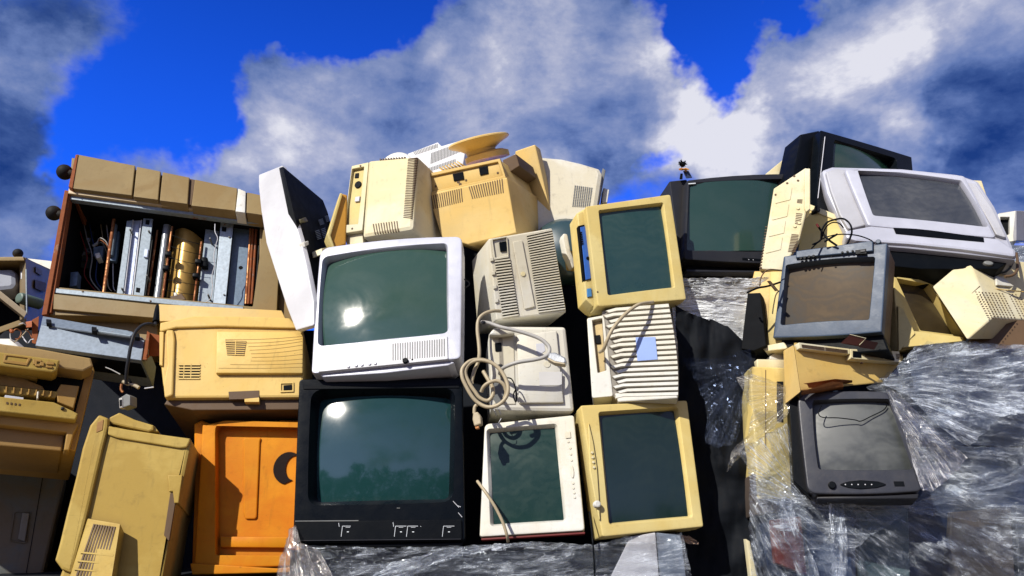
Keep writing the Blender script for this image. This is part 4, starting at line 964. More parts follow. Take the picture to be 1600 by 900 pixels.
for q in ([(498, 343), (504, 341), (507, 350), (501, 352)], [(508, 337), (513, 336), (516, 345), (511, 347)], [(493, 360), (499, 358), (503, 373), (497, 375)], [(502, 357), (508, 355), (512, 370), (506, 372)]):
    strips('vent_slots', sf, q, 6, plastic('slot_light', (.25, .3, .36)), .004, .001, .4)
prism('bracket', sf, [(470, 342), (478, 339), (482, 346), (472, 348)], .008, 0, plastic('olive_part', (.10, .09, .04)), r=.002)
prism('bright_clip', sf, [(475, 378), (482, 376), (483, 382), (477, 385)], .02, 0, OFFW, r=.001)
prism('bright_clip', sf, [(503, 388), (514, 386), (517, 394), (504, 397)], .04, 0, CREAM2, r=.002)

# leads and plugs in the dark gap on the left
T('power_lead', 'thick grey power lead arching out from under the photocopier past the galvanised case', 'lead')
cable('lead', [(243, 498, 2.52), (242, 508, 2.50), (234, 506, 2.48), (222, 509, 2.46), (211, 520, 2.44), (205, 538, 2.43), (201, 560, 2.43), (198, 580, 2.44), (197, 600, 2.46)], .0058, CHAR)
cable('strain_relief', [(246, 478, 2.55), (245, 488, 2.53), (244, 503, 2.51)], .011, BLACK, None, 4, 10, (.5, 1.1))
T('plug', 'grey plug hanging in the dark gap between the printers', 'plug')
pf = F(195, 627, 2.46, -15, 5)
pg = prism('body', pf, [(186, 622), (197, 615), (203, 618), (203, 633), (188, 638)], .012, -.02, GREYP, r=.003, bev=.003); prism('socket_face', pf, [(185, 622), (191, 621), (191, 637), (186, 638)], .016, 0, CABLEG, r=.001, parent=pg); prism('socket_hole', pf, [(186.5, 625), (189.8, 624), (189.8, 634), (187, 635)], .0175, .012, BLACK, r=.0005, bev=.0005, parent=pg)
T('cable_clamp', 'bundle of brass clamps and cord ends above the hanging plug', 'cable clamp')
for pts, r_, m_ in (([(192, 596), (200, 600), (210, 602), (217, 606)], .006, CABLE), ([(190, 600), (189, 608), (192, 613)], .004, COPPER), ([(200, 592), (205, 600), (202, 608)], .005, BLACK), ([(226, 607), (233, 606), (240, 605)], .0022, LABELW), ([(165, 574), (175, 578), (188, 585)], .0018, CABLEG)):
    cable('cord_end', [(x, y, 2.47) for x, y in pts], r_, m_)
# ================================================================== right side
# black widescreen television on the bale
f = F(1150, 345, 2.78, 14, 12, (1070, 405), (1225, 413))
T('television', 'black television on the white film bale, hazy sun glint low on its tube', 'television', f)
crt(f, [(1074, 281), (1250, 271), (1234, 412), (1069, 405)], [(1077, 291), (1238, 284), (1222, 392), (1073, 392)], CHAR, glass('tube_widescreen', (.022, .06, .052), .14, .2, (.08, .11, .10)), CHAR, rec=.012, ro=.012, ri=.004, bo=[.01, 0.0001, .004, 0.0001], bi=[.006, .0001, .002, .0001], Rr=3, Rx=1.3, depth=.40, straight=.10, th=.05, lip=.005, s2=.6, ins=.001, s1=.99)
prism('badge', f, [(1076, 286.3), (1087, 285.5), (1087, 287), (1076, 287.8)], .0015, -.001, WHITEMARK, r=.0003, bev=.0003)
prism('side_cheek', f, [(1046, 283), (1074, 280), (1070, 406), (1060, 402), (1056, 360)], -.045, -.25, CHAR, r=.006, bev=.004)
dots('indicator', f, [(1170, 405.5), (1177, 406)], .002, 0, LABELW, .0012)
prism('control_slot', f, [(1160, 402.5), (1190, 404.5), (1190, 408.5), (1160, 406.5)], .001, -.001, BLACK, r=.001, bev=.0005)
prism('pedestal', f, [(1070, 408), (1230, 414), (1228, 433), (1078, 433)], -.04, -.35, BLACK, r=.006, bev=.006)
prism('pedestal_edge', f, [(1072, 421), (1200, 423), (1200, 426), (1074, 424.5)], -.01, -.06, CHAR, r=.002, bev=.002)

# small ornament on its corner
f = F(1070, 268, 2.80, 0, 8); ORN = True
T('ornament', 'tiny ornament with shaggy dark bristles over an orange ruff, on a black television', 'ornament', f)
hexa('leg', [(1063, 271, 2.80), (1067, 271, 2.80), (1066.5, 280.5, 2.80), (1061.5, 280.5, 2.80)], [(1063, 271, 2.82), (1067, 271, 2.82), (1066.5, 280.5, 2.82), (1061.5, 280.5, 2.82)], BLACK, .002)
hexa('leg', [(1067, 267, 2.80), (1076, 267, 2.80), (1082, 278, 2.80), (1072, 279, 2.80)], [(1067, 267, 2.82), (1076, 267, 2.82), (1082, 278, 2.82), (1072, 279, 2.82)], plastic('denim', (.02, .035, .09), ao=False), .003)
rn = random.Random(12); bm = bmesh.new()
for k in range(26):
    a = rn.uniform(0, 6.28); c = P(1068.5, 264.5, 2.79); d = Vector((math.cos(a)*.021, math.sin(a)*.015, rn.uniform(-.007, .004)))
    tube_bm(bm, [c+d*.15, c+d*.6+Vector((0, 0, .002)), c+d*rn.uniform(.8, 1.1)], .0034, 5, (1, .3))
emit('ruff', bm, plastic('orange_ruff', (.85, .38, .06), yellow=(.8, .6, .35), ao=False))
bm = bmesh.new(); bmesh.ops.create_uvsphere(bm, u_segments=14, v_segments=10, radius=.0115)
for v in bm.verts: v.co += P(1066.5, 257, 2.79)
emit('head', bm, BLACK)
bm = bmesh.new()
for k in range(60):
    d = Vector((rn.uniform(-1, 1), rn.uniform(-1, 1), rn.uniform(-.5, 1.1))).normalized()*rn.uniform(.014, .023); c = P(1066.5, 256.5, 2.79)
    tube_bm(bm, [c+d*.3, c+d*.7, c+d], .0022, 4, (1, .2))
emit('bristles', bm, BLACK)

# black television highest up
f = F(1345, 262, 3.02, 30, 14, (1290, 270), (1420, 290))
T('television', 'black television standing highest on the pile behind the wide silver one', 'television', f)
crt(f, [(1283, 203), (1425, 245), (1432, 345), (1276, 330)], [(1302, 223), (1396, 251), (1400, 330), (1296, 318)], GLOSSB, glass('tube_green', (.012, .05, .03), .15, .2), BLACK, rec=.012, ro=.006, ri=.01, bo=.003, Rr=1.4, depth=.42, straight=.10, th=.04, lip=.006, s2=.7, ins=.001, s1=.99)
prism('left_flank', f, [(1252, 209), (1281, 203), (1278, 330), (1238, 330), (1241, 265)], -.045, -.14, BLACK, r=.006, bev=.008)
rod('edge_glint', f, (1289, 214), (1278, 310), .004, .0018, LABELW)  # pale rod painted in as the highlight along the bezel

# wide silver television
f = F(1430, 328, 2.66, -8, 20, (1322, 368), (1580, 395))
T('television', 'wide silver television with curved speakers and a long black slot below its tube', 'television', f)
OT = [(1283, 265), (1300, 259), (1410, 262), (1497, 271), (1530, 282), (1556, 322), (1588, 392), (1500, 378), (1400, 368), (1326, 371), (1312, 345), (1291, 300)]
bd = prism('front_body', f, OT, 0, -.09, SILVER, r=.02, bev=.016, seg=4, back=(1.0, 1.0))
casing(f, [(1290, 262), (1525, 280), (1588, 400), (1318, 375)], -.088, -.10, -.42, .55, plastic('casing_silver', (.42, .43, .50), dirt=.2), .02, sh=(0, -.04), s1=.98, ins=.012)
sb = frame_ring('tube_surround', f, [(1318, 262), (1508, 273), (1560, 372), (1356, 352)], [(1340, 271), (1499, 289), (1540, 359), (1364, 341)], .03, -.004, .02, SILVER, .02, .008, [.004, .002, .001, .001], [.006, .004, -.002, .001], lip=.004, rnd=.012, gz=glass_z(tr(f, [(1340, 271), (1499, 289), (1540, 359), (1364, 341)], .01), .01, 3))
sc = screen(f, [(1340, 271), (1499, 289), (1540, 359), (1364, 341)], .01, 3, TUBE_S, grow=1.03)
prism('speaker', f, [(1290, 268), (1308, 263), (1334, 268), (1359, 350), (1326, 358), (1312, 335), (1298, 298)], .012, -.004, plastic('speaker_mesh', (.50, .51, .56), dirt=.2, bump=.4), r=.01, bev=.005)
prism('speaker', f, [(1506, 285), (1524, 286), (1552, 326), (1574, 372), (1556, 366), (1536, 330)], .014, -.004, plastic('speaker_mesh', (.50, .51, .56), dirt=.2, bump=.4), r=.008, bev=.005)
prism('chin', f, [(1320, 360), (1362, 352), (1440, 358), (1560, 372), (1588, 390), (1588, 401), (1500, 389), (1420, 381), (1338, 376), (1322, 371)], .026, -.06, SILVER, r=.012, bev=.010, seg=4)
prism('black_slot', f, [(1396, 355.5), (1440, 357.5), (1537, 371), (1538, 378), (1450, 370), (1400, 365)], .0285, .020, BLACK, r=.001, bev=.001)
prism('lower_lip', f, [(1340, 375), (1420, 380), (1500, 388), (1588, 399), (1586, 406), (1500, 396), (1420, 388), (1342, 382)], .012, -.08, plastic('lip_silver', (.34, .35, .42), dirt=.2), r=.004, bev=.004)
prism('underside', f, [(1338, 383), (1420, 386), (1500, 393), (1584, 404), (1560, 420), (1440, 420), (1345, 410)], -.01, -.40, BLACK, r=.006)
mk = bmesh.new(); rn = random.Random(8)
for x0, x1 in ((1440, 1462), (1476, 1496)):
    pts = [f.w((*f.l(x0+(x1-x0)*i/12, 392+(x0-1440)*.06+i*.2+(3 if i % 2 else -1)*rn.random(), -.008), -.0085)) for i in range(13)]
    tube_bm(mk, catmull(pts, 3), .0006, 4)
emit('scribble', mk, plastic('scribble_tan', (.25, .18, .10), ao=False))
disc('foot', f, (1545, 410), .016, .0, -.03, GREYP, ry=.010, bev=.005)
prism('maker_mark', f, [(1451, 387.3), (1459, 388), (1459, 389), (1451, 388.3)], -.007, -.009, LABELW, r=.0002, bev=.0002)

f = F(1534, 292, 3.0, 0, 10)
T('box', 'cream corner of a casing peeping out behind the wide silver television', 'casing', f)
prism('corner', f, [(1510, 281), (1534, 282), (1542, 306), (1550, 350), (1510, 350)], 0, -.1, CREAM2, r=.004)
f = F(1212, 262, 3.0, 10, 30, (1190, 274), (1228, 274))
T('box', 'cream slanted box lid sticking up behind the black television on the bale', 'box', f)
prism('lid', f, [(1190, 276), (1225, 247), (1229, 248), (1240, 260), (1232, 300), (1180, 300)], 0, -.1, CREAM2, r=.003, bev=.006)

# perforated cream cover
f = F(1226, 345, 2.60, -14, 10, (1189, 420), (1224, 420))
T('keyboard_case', 'cream plastic cover plate with rows of slots, stood upright between the televisions', 'cover plate', f)
pl = prism('plate', f, [(1209, 294), (1258, 262), (1266, 263), (1266, 326), (1260, 332), (1250, 372), (1224, 423), (1187, 420), (1200, 350)], 0, -.035, CREAM2, r=.004, bev=.006)
prism('flange', f, [(1258, 263), (1266, 263), (1266, 326), (1260, 331), (1257, 326)], .008, -.04, CREAM2, r=.003, bev=.003)
strips('slots', f, [(1246, 311), (1254, 311), (1253, 318), (1245, 317)], 4, BROWN, .0015, -.002, .4, 'h')
strips('slots', f, [(1244, 332), (1254, 333), (1250, 352), (1242, 350)], 7, BROWN, .0015, -.002, .35, 'h')
strips('slots', f, [(1237, 365), (1248, 366), (1243, 394), (1231, 394)], 12, BROWN, .0015, -.002, .45, 'h')
strips('slots', f, [(1196, 352), (1198.5, 352), (1190, 416), (1187.5, 416)], 14, BROWN, .0015, -.002, .35, 'h')
dots('hole', f, [(1247, 282), (1241, 275), (1212, 304), (1230, 286), (1188.5, 418)], .0045, 0, BROWN, .0015)
dots('slot_end', f, [(1247, 325), (1242, 353), (1249, 348)], .006, .001, CREAM2, .003)
for k in range(4):
    q = [(1214-k*5, 300+k*26), (1238-k*5, 292+k*26), (1235-k*5, 312+k*26), (1211-k*5, 318+k*26)]; prism('raised_field', f, q, .0022, -.001, CREAM2, r=.003, bev=.002)
f = F(1285, 362, 2.72, -16, 16, (1250, 398), (1320, 390))
T('box', 'cream equipment box behind the slotted cover plate, thin wires running over it', 'box', f)
bx_ = prism('shell', f, [(1264, 319), (1302, 334), (1342, 352), (1342, 400), (1246, 402), (1250, 372)], 0, -.2, CREAM, r=.004)
prism('edge_step', f, [(1264, 318), (1302, 333), (1342, 351), (1342, 358), (1302, 342), (1266, 328)], .006, -.1, CREAM2, r=.002)

# navy monitor
f = F(1296, 458, 2.44, -33, 6, (1210, 526), (1378, 517))
T('monitor', 'navy blue monitor with a very dusty tube, turned with its knobs along the top edge', 'monitor', f)
crt(f, [(1224, 400), (1387, 379), (1378, 519), (1207, 528)], [(1234, 421), (1367, 409), (1358, 502), (1226, 510)], NAVY, TUBE_B, plastic('brown_navy_side', (.13, .075, .045), dirt=.5), rec=.03, ro=.006, ri=.003, bi=[.006, .0001, -.004, .0001], bo=[.001, .0001, .004, .0001], Rr=1.8, depth=.34, straight=.16, th=.045, lip=.005, s2=.7, sh=(0, -.01), slope=.02, ins=.002, s1=.98)
tb = prism('control_bar', f, [(1244, 392), (1361, 376), (1364, 378), (1364, 392), (1243, 403)], .012, -.05, NAVY, r=.003, bev=.003)
dots('knob', f, [(1251, 403.5), (1257, 402.5), (1264, 401), (1271, 400)], .0052, .012, BLACK, .006, tb)
dots('jack', f, [(1316, 394), (1324, 393), (1332, 392)], .0038, .012, BLACK, .004, tb)
sk = prism('switch_recess', f, [(1336, 391), (1353, 388.5), (1354, 396), (1337, 397)], .0135, .008, BLACK, r=.001, bev=.0005, parent=tb); prism('switch', f, [(1344, 390.5), (1352, 389.5), (1352, 393), (1344, 394)], .017, .010, CHAR, r=.001, bev=.001, parent=tb)
disc('led', f, (1299, 401), .003, .0135, .008, BLACK, ry=.0015, bev=.0005, parent=tb)
disc('hinge', f, (1372, 377), .008, .0, -.05, NAVY, bev=.002)
prism('lower_shell', f, [(1208, 529), (1379, 520), (1390, 548), (1300, 556), (1240, 552)], -.03, -.30, BLACK, r=.006, bev=.006)
for i, (lab, pts, r_) in enumerate((('black wire looped above the navy monitor', [(1270, 382), (1282, 375), (1284, 360), (1292, 348), (1305, 343), (1318, 342), (1328, 350), (1331, 362), (1327, 375), (1322, 384)], .0032),
        ('dark red and black stiff wires crossing over the cream equipment box', [(1277, 351), (1284, 362), (1294, 374), (1308, 384)], .0036),
        ('thin black wire running from the cream box to the navy monitor hinge', [(1268, 388), (1284, 374), (1300, 368), (1318, 366), (1340, 368), (1358, 374), (1366, 380)], .0022))):
    T('wire', lab, 'wire'); cable('cord', [(x, y, 2.42+.01*math.sin(k*1.7)) for k, (x, y) in enumerate(pts)], r_, BLACK)
    if i == 1:
        cable('cord', [(1288, 378, 2.42), (1298, 372, 2.41), (1308, 366, 2.42)], .0036, BLACK); cable('red_tip', [(1276, 350, 2.42), (1279, 355, 2.42)], .004, plastic('dull_red', (.16, .02, .02)))
    if i == 0: cable('cord', [(1284, 372, 2.43), (1290, 356, 2.42), (1300, 348, 2.42), (1311, 349, 2.42), (1318, 356, 2.42)], .0022, BLACK)

# tan monitor edge on, behind the navy one
f = F(1190, 485, 2.60, -30, 6, (1160, 542), (1200, 540))
T('monitor', 'tan monitor seen almost edge on beneath the slotted cover plate, a cord hooked over it', 'monitor', f)
prism('face', f, [(1178, 423), (1228, 423), (1226, 542), (1186, 550), (1174, 544), (1165, 480)], 0, -.30, TAN, r=.004, bev=.006, label=None)
prism('side_strip', f, [(1203, 424), (1228, 423), (1222, 540), (1198, 541)], .012, -.05, CREAM, r=.003, bev=.004)
prism('shadow_block', f, [(1168, 458), (1188, 457), (1197, 540), (1178, 548), (1158, 545), (1163, 500)], .05, -.18, DARK, r=.003, bev=.003)  # black block stands in for a shadow falling on the tan face
prism('foot', f, [(1188, 541), (1225, 534), (1232, 545), (1196, 549)], .03, -.12, CREAM2, r=.01, bev=.004)
T('cord', 'black cord with a coiled brown end draped over the tan monitor', 'cord')
cable('cord', [(1219, 441, 2.50), (1200, 447, 2.47), (1184, 450, 2.46), (1170, 456, 2.46), (1168, 457, 2.48)], .0036, BLACK)
cable('thin_cord', [(1222, 423, 2.5), (1205, 421, 2.5), (1196, 424, 2.5), (1189, 434, 2.49), (1187, 447, 2.49)], .0022, BROWN)
bm = bmesh.new(); A, B = P(1201, 439, 2.47), P(1214, 455, 2.47); d = (B-A); n_ = 40; pts = []
for i in range(n_*2):
    a = i*.8; pts.append(A+d*(i/(2*n_))+Vector((math.cos(a)*.005, math.sin(a)*.005, 0)))
tube_bm(bm, pts, .0018, 5); emit('coil', bm, BROWN)

# beige device under the navy monitor
f = F(1315, 578, 2.40, 8, 4, (1252, 612), (1385, 600))
T('computer_case', 'yellow beige computer case with rear sockets facing up, under the navy monitor', 'computer case', f)
bd = hexa('shell', [(1240, 541, 2.36), (1412, 561, 2.50), (1380, 598, 2.48), (1250, 611, 2.33)], [(1240, 532, 2.60), (1412, 548, 2.72), (1380, 598, 2.72), (1250, 605, 2.56)], YEL, .006)
hexa('side_panel', [(1224, 548, 2.46), (1240, 539, 2.355), (1251, 612, 2.325), (1227, 631, 2.40)], [(1224, 548, 2.6), (1240, 539, 2.5), (1251, 610, 2.5), (1227, 631, 2.55)], TAN, .004)
tf = F3((1250, 540, 2.355), (1400, 558, 2.478), (1250, 612, 2.32)); tf.O = tf.O + tf.n*.004
prism('vent_frame', tf, [(1248, 535), (1328, 545), (1328, 553), (1250, 544)], .004, -.02, CREAM2, r=.002, bev=.001)
strips('vent_slots', tf, [(1252, 537.5), (1325, 546.5), (1325, 552), (1253, 543)], 3, BROWN, .006, .001, .4, rows=2, rgap=.03)
prism('socket_plate', tf, [(1329, 545), (1405, 549), (1408, 566), (1330, 560)], .006, -.02, CREAM2, r=.002, bev=.001)
prism('square_socket', tf, [(1333, 548), (1346, 549.5), (1346, 559), (1333, 558)], .0075, .002, BLACK, r=.0005, bev=.0005)
db = prism('long_socket', tf, [(1352, 549.5), (1378, 552.5), (1377, 559), (1353, 556.5)], .009, .002, BROWN, r=.002, bev=.001); prism('pins', tf, [(1357, 551.5), (1373, 553.5), (1373, 557), (1357, 555)], .0102, .004, BLACK, r=.001, bev=.0005, parent=db)
for x in (1384, 1393):
    jp = prism('jack_plate', tf, [(x-3.5, 553), (x+3.5, 554), (x+3.5, 561), (x-3.5, 560)], .009, .002, OFFW, r=.001, bev=.0008); disc('jack', tf, (x, 557), .0035, .0105, .004, BLACK, bev=.0005, parent=jp)
strips('corner_slots', tf, [(1400, 552), (1407, 553), (1407, 562), (1401, 561)], 4, BROWN, .0075, .002, .4)
prism('hook', tf, [(1345, 565), (1349, 565), (1349, 568), (1345, 568)], .002, -.002, BROWN, r=.001, bev=.001)
f = F(1295, 605, 2.34, 0, 0)
T('board', 'two rust brown broken boards wedged on top of the small black television', 'board', f)
hexa('plank', [(1250, 600, 2.34), (1305, 592, 2.36), (1332, 594, 2.40), (1255, 608, 2.34)], [(1250, 604, 2.36), (1305, 597, 2.38), (1332, 598, 2.42), (1255, 612, 2.36)], WOODM, .001)
hexa('plank', [(1252, 612, 2.30), (1300, 596, 2.30), (1317, 598, 2.32), (1318, 604, 2.32)], [(1252, 617, 2.34), (1300, 603, 2.36), (1317, 606, 2.38), (1318, 609, 2.38)], WOODM, .001)
f = F(1340, 530, 2.36, 0, 0)
T('card', 'two dark red square cards tucked under the front edge of the navy monitor', 'cards', f)
rc_ = plastic('dark_red_card', (.12, .04, .035), dirt=.3)
hexa('card', [(1314, 535, 2.36), (1328, 523, 2.34), (1353, 529, 2.34), (1342, 540, 2.36)], [(1314, 536.5, 2.36), (1328, 524.5, 2.345), (1353, 530.5, 2.345), (1342, 541.5, 2.365)], rc_, .0004)
hexa('card', [(1342, 541, 2.36), (1352, 531, 2.34), (1372, 535, 2.36), (1366, 545, 2.37)], [(1342, 542.5, 2.36), (1352, 532.5, 2.345), (1372, 536.5, 2.365), (1366, 546.5, 2.375)], rc_, .0004)
cable('card_rim', [(1328, 522.5, 2.339), (1353, 528.8, 2.339), (1343, 539, 2.355)], .0012, CREAM2, None, 1, 4)

# cream monitor lying open
f = F(1452, 492, 2.62, 20, 8, (1423, 520), (1505, 531))
T('monitor', 'cream monitor lying askew with a dark tube, under the wide silver television', 'monitor', f)
frame_ring('bezel', f, [(1396, 432), (1453, 443), (1512, 532), (1404, 548)], [(1392, 440), (1450, 447), (1500, 529), (1428, 520)], 0, -.06, .03, CREAM, .006, .006, lip=.003, rnd=.004, deep=-.08)
screen(f, [(1385, 438), (1450, 446), (1502, 529), (1426, 522)], -.035, 1.2, glass('tube_brown_shade', (.03, .022, .012), .35, .5, (.09, .065, .035)), grow=1.08)
hexa('side_wall', [(1403, 478, 2.56), (1412, 484, 2.55), (1430, 521, 2.53), (1404, 550, 2.52)], [(1400, 478, 2.66), (1412, 484, 2.66), (1430, 521, 2.66), (1400, 550, 2.66)], CREAM, .003)
hexa('sill', [(1427, 517, 2.54), (1505, 527, 2.54), (1505, 533, 2.54), (1410, 543, 2.52)], [(1427, 519, 2.62), (1505, 529, 2.62), (1505, 537, 2.62), (1410, 549, 2.62)], CREAM, .003)
casing(f, [(1398, 434), (1453, 444), (1508, 530), (1408, 545)], -.05, -.08, -.28, .7, TAN, .006)

# pale monitor on its back, right
f = F(1545, 460, 2.54, -10, 10)
T('monitor', 'pale cream monitor tipped over, with a field of tiny vents on its flank', 'monitor', f)
A_, B_, C_, D_, E_ = (1512, 400, 2.58), (1457, 448, 2.56), (1511, 531, 2.44), (1551, 496, 2.46), (1530, 446, 2.55)
solid('shell', [A_, B_, C_, D_, (1640, 413, 2.66), (1640, 503, 2.62), (1640, 530, 2.80), (1480, 470, 2.95), (1640, 440, 3.0)],
      [(0, 3, 2, 1), (0, 4, 5, 3), (3, 5, 6, 2), (1, 2, 6, 8, 7), (0, 1, 7, 8, 4), (4, 8, 6, 5)], CREAM2, .006, seg=3)
lf = F3((1512, 400, 2.58), (1551, 496, 2.46), (1457, 448, 2.56)); lf.O = lf.O + lf.n*.001
rod('seam', lf, (1531, 447), (1489, 486), .0, .0012, BROWN)
rf = F3((1551, 496, 2.46), (1640, 503, 2.62), (1512, 400, 2.58)); rf.O = rf.O + rf.n*.002
bm = bmesh.new()
for j in range(12):
    for i in range(17):
        x, y = 1546-16*(j/12)*0+ (i*5.2) - (11-j)*1.9, 456+j*3.7+i*.35
        if x > 1602 or (1588 < x+ (11-j)*1.9-4 < 1594): continue
        o = rf.l(x, y, .001); q = [o+Vector((dx*.0022, dy*.0017)) for dx, dy in ((-1, -1), (1, -1), (1, 1), (-1, 1))]
        loft(bm, rf, [(q, .0012), (q, -.001)])
emit('vent_holes', bm, BROWN)
cable('flank_edge', [(1530, 449, 2.545), (1560, 452, 2.56), (1600, 456, 2.59)], .002, TAN, None, 2)
ov = prism('slot', rf, [(1558, 424), (1580, 425), (1584, 432), (1560, 431)], .004, -.001, BROWN, r=.002, bev=.001)
prism('torn_label', rf, [(1556, 431), (1575, 434), (1604, 436), (1604, 448), (1578, 447), (1558, 445)], .008, .001, OFFW, r=.002, bev=.002)
disc('tube_neck', F(1478, 440, 2.72, -20, 30), (1478, 445), .075, 0, -.05, TAN, ry=.05, bev=.004)
prism('dark_underside', f, [(1514, 531), (1551, 497), (1640, 503), (1640, 545), (1510, 545)], -.02, -.3, BROWN, r=.003)
T('cord', 'thick dark cord hanging from the corner of the wide silver television to the pale monitor', 'cord')
cable('cord', [(1588, 396, 2.62), (1590, 410, 2.58), (1589, 422, 2.55), (1582, 430, 2.53), (1570, 432, 2.53)], .005, BROWN); cable('cord', [(1584, 402, 2.60), (1580, 415, 2.56), (1572, 424, 2.54), (1564, 426, 2.53)], .004, BLACK)

# far block and wrapped load on the right edge
f = F(1590, 355, 3.5, -20, 6)
T('box', 'grey white cabinet with a dark opening, far behind at the right edge', 'cabinet', f)
frame_ring('front', f, [(1559, 334), (1588, 329), (1588, 376), (1562, 380)], [(1562, 342), (1576, 342), (1576, 368), (1564, 374)], 0, -.06, .02, OFFW, .003, .001, lip=.001, rnd=.003)
hexa('side', [(1588, 329, 3.5), (1640, 331, 3.75), (1640, 378, 3.75), (1588, 376, 3.48)], [(1560, 333, 3.62), (1640, 333, 3.95), (1640, 380, 3.95), (1562, 380, 3.62)], plastic('far_grey', (.42, .42, .45)), .004)
prism('opening', f, [(1562, 342), (1576, 342), (1576, 370), (1564, 374)], -.03, -.05, DARK)

# small black television caught in the film
f = F(1340, 690, 2.30, -15, 10, (1262, 768), (1440, 768))
T('television', 'small black television with a dusty grey tube, sunk into the stretch wrapped bale', 'television', f)
OT = [(1245, 614), (1388, 611), (1443, 768), (1262, 772)]; SCR = [(1271, 631), (1388, 629), (1430, 734), (1280, 734)]
crt(f, OT, SCR, plastic('black_grey_plastic', (.035, .038, .05), dirt=.25, dirtcol=(.1, .08, .07), rough=.36), TUBE_G, BLACK, rec=.02, ro=[.04, .02, .02, .03], ri=[.008, .008, .02, .006], bo=[.004, -.002, .004, .001], bi=[.002, .004, .002, .003], Rr=.8, depth=.34, straight=.12, th=.06, lip=.004, s2=.6, s1=.99)
prism('left_flank', f, [(1233, 628), (1247, 616), (1264, 770), (1270, 780), (1240, 752)], -.03, -.16, BLACK, r=.006)
kn = disc('knob', f, (1300.5, 757.5), .011, .008, -.002, BLACK, bev=.003)
cpn = prism('control_oval', f, [(1309, 757), (1326, 752), (1345, 750), (1372, 752), (1388, 757), (1370, 762), (1345, 764), (1326, 762)], .003, -.002, BLACK, r=.01, bev=.001)
dots('button', f, [(1321, 757), (1331, 757), (1341, 757), (1352, 757), (1362, 757)], .0018, .003, LABELW, .0015, cpn)
prism('socket', f, [(1396, 752), (1412, 752), (1414, 760), (1398, 760)], .001, -.002, BLACK, r=.001, bev=.0005)
prism('lower_trim', f, [(1276, 776), (1436, 771), (1434, 779), (1277, 780)], -.012, -.1, CHAR, r=.002)
T('wire', 'thin black wire drooping in a bow across the dusty tube of the small black television', 'wire')
cable('cord', [(1284, 634, 2.325), (1279, 645, 2.32), (1285, 652, 2.318), (1310, 653, 2.312), (1335, 656, 2.308), (1345, 658, 2.306), (1360, 651, 2.306), (1380, 641, 2.305), (1386, 633, 2.306)], .0016, BLACK)

# beige cases behind the clear film
f = F(1215, 640, 2.52, 4, 5, (1172, 700), (1250, 700))
T('computer_case', 'beige case standing behind torn clear film, left of the small black television', 'computer case', f)
bd = prism('shell', f, [(1171, 578), (1176, 572), (1250, 575), (1252, 780), (1184, 780)], 0, -.3, CREAM, r=.006, bev=.006)
prism('shelf', f, [(1183, 561), (1250, 562), (1250, 577), (1183, 576)], -.02, -.28, CREAM2, r=.003)
prism('cap', f, [(1203, 556), (1212, 550), (1235, 548), (1250, 552), (1250, 564), (1203, 562)], -.03, -.2, OFFW, r=.006)
prism('slot', f, [(1214, 596), (1224, 596), (1224, 660), (1214, 658)], .0015, -.004, DARK, r=.001, bev=.0005); prism('seam', f, [(1196, 578), (1197, 578), (1197, 700), (1196, 700)], .001, -.002, BROWN, r=.0002, bev=.0002)

# ------------------------------------------------------------------ bales
def block(name, x0, x1, y0, y1, Y, depth, mat, seed=0, amp=.02, n=14, zb=None, parent=None):
    """lumpy wrapped block: front face spans the pixels x0..x1 from y0 down, standing on the ground when zb is None"""
    A, B = P(x0, y0, Y), P(x1, y0, Y); zt = A.z; zl = 0.0 if zb is None else P((x0+x1)/2, y1, Y).z
    bm = bmesh.new(); bmesh.ops.create_cube(bm, size=1)
    bmesh.ops.subdivide_edges(bm, edges=bm.edges, cuts=n, use_grid_fill=True)
    for v in bm.verts:
        co = Vector(((A.x+B.x)/2+v.co.x*(B.x-A.x), Y+depth/2+v.co.y*depth, (zt+zl)/2+v.co.z*(zt-zl)))
        d = noise.noise_vector(co*2.2+Vector((seed, 0, 0)))*amp + noise.noise_vector(co*7+Vector((seed, 3, 0)))*amp*.5
        if co.z < .05: d.z = 0; co.z = max(co.z, 0)
        v.co = co+d
    return emit(name, bm, mat, parent, 60)
BALE_GAP = plastic('wrap_and_gap_black', (.010, .013, .02), dirt=.3, dirtcol=(.02, .03, .05), rough=.7, spec=.15, bump=.3, ao=False)
for nm, lab, a in (('wrapped_bale', 'added black block darkening the gaps behind the left printers', (-140, 545, 515, 900, 3.14, .9)),
                   ('wrapped_bale', 'added black block darkening the gaps behind the middle columns of monitors', (560, 1058, 348, 900, 3.12, .9)),
                   ('wrapped_bale', 'added black block darkening the gaps behind the film bale', (1085, 1640, 475, 900, 3.55, .9))):
    T(nm, lab, 'bale', None, 'added dark blocks behind the pile'); block('bale', *a, BALE_GAP, seed=a[0]*.01, amp=.03)  # near black blocks added so the gaps stay dark and hide the sky
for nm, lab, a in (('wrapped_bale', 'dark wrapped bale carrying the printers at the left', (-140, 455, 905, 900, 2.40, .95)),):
    T(nm, lab, 'bale', None, 'dark bales under the pile'); block('bale', *a, BALE_GAP, seed=3, amp=.015)

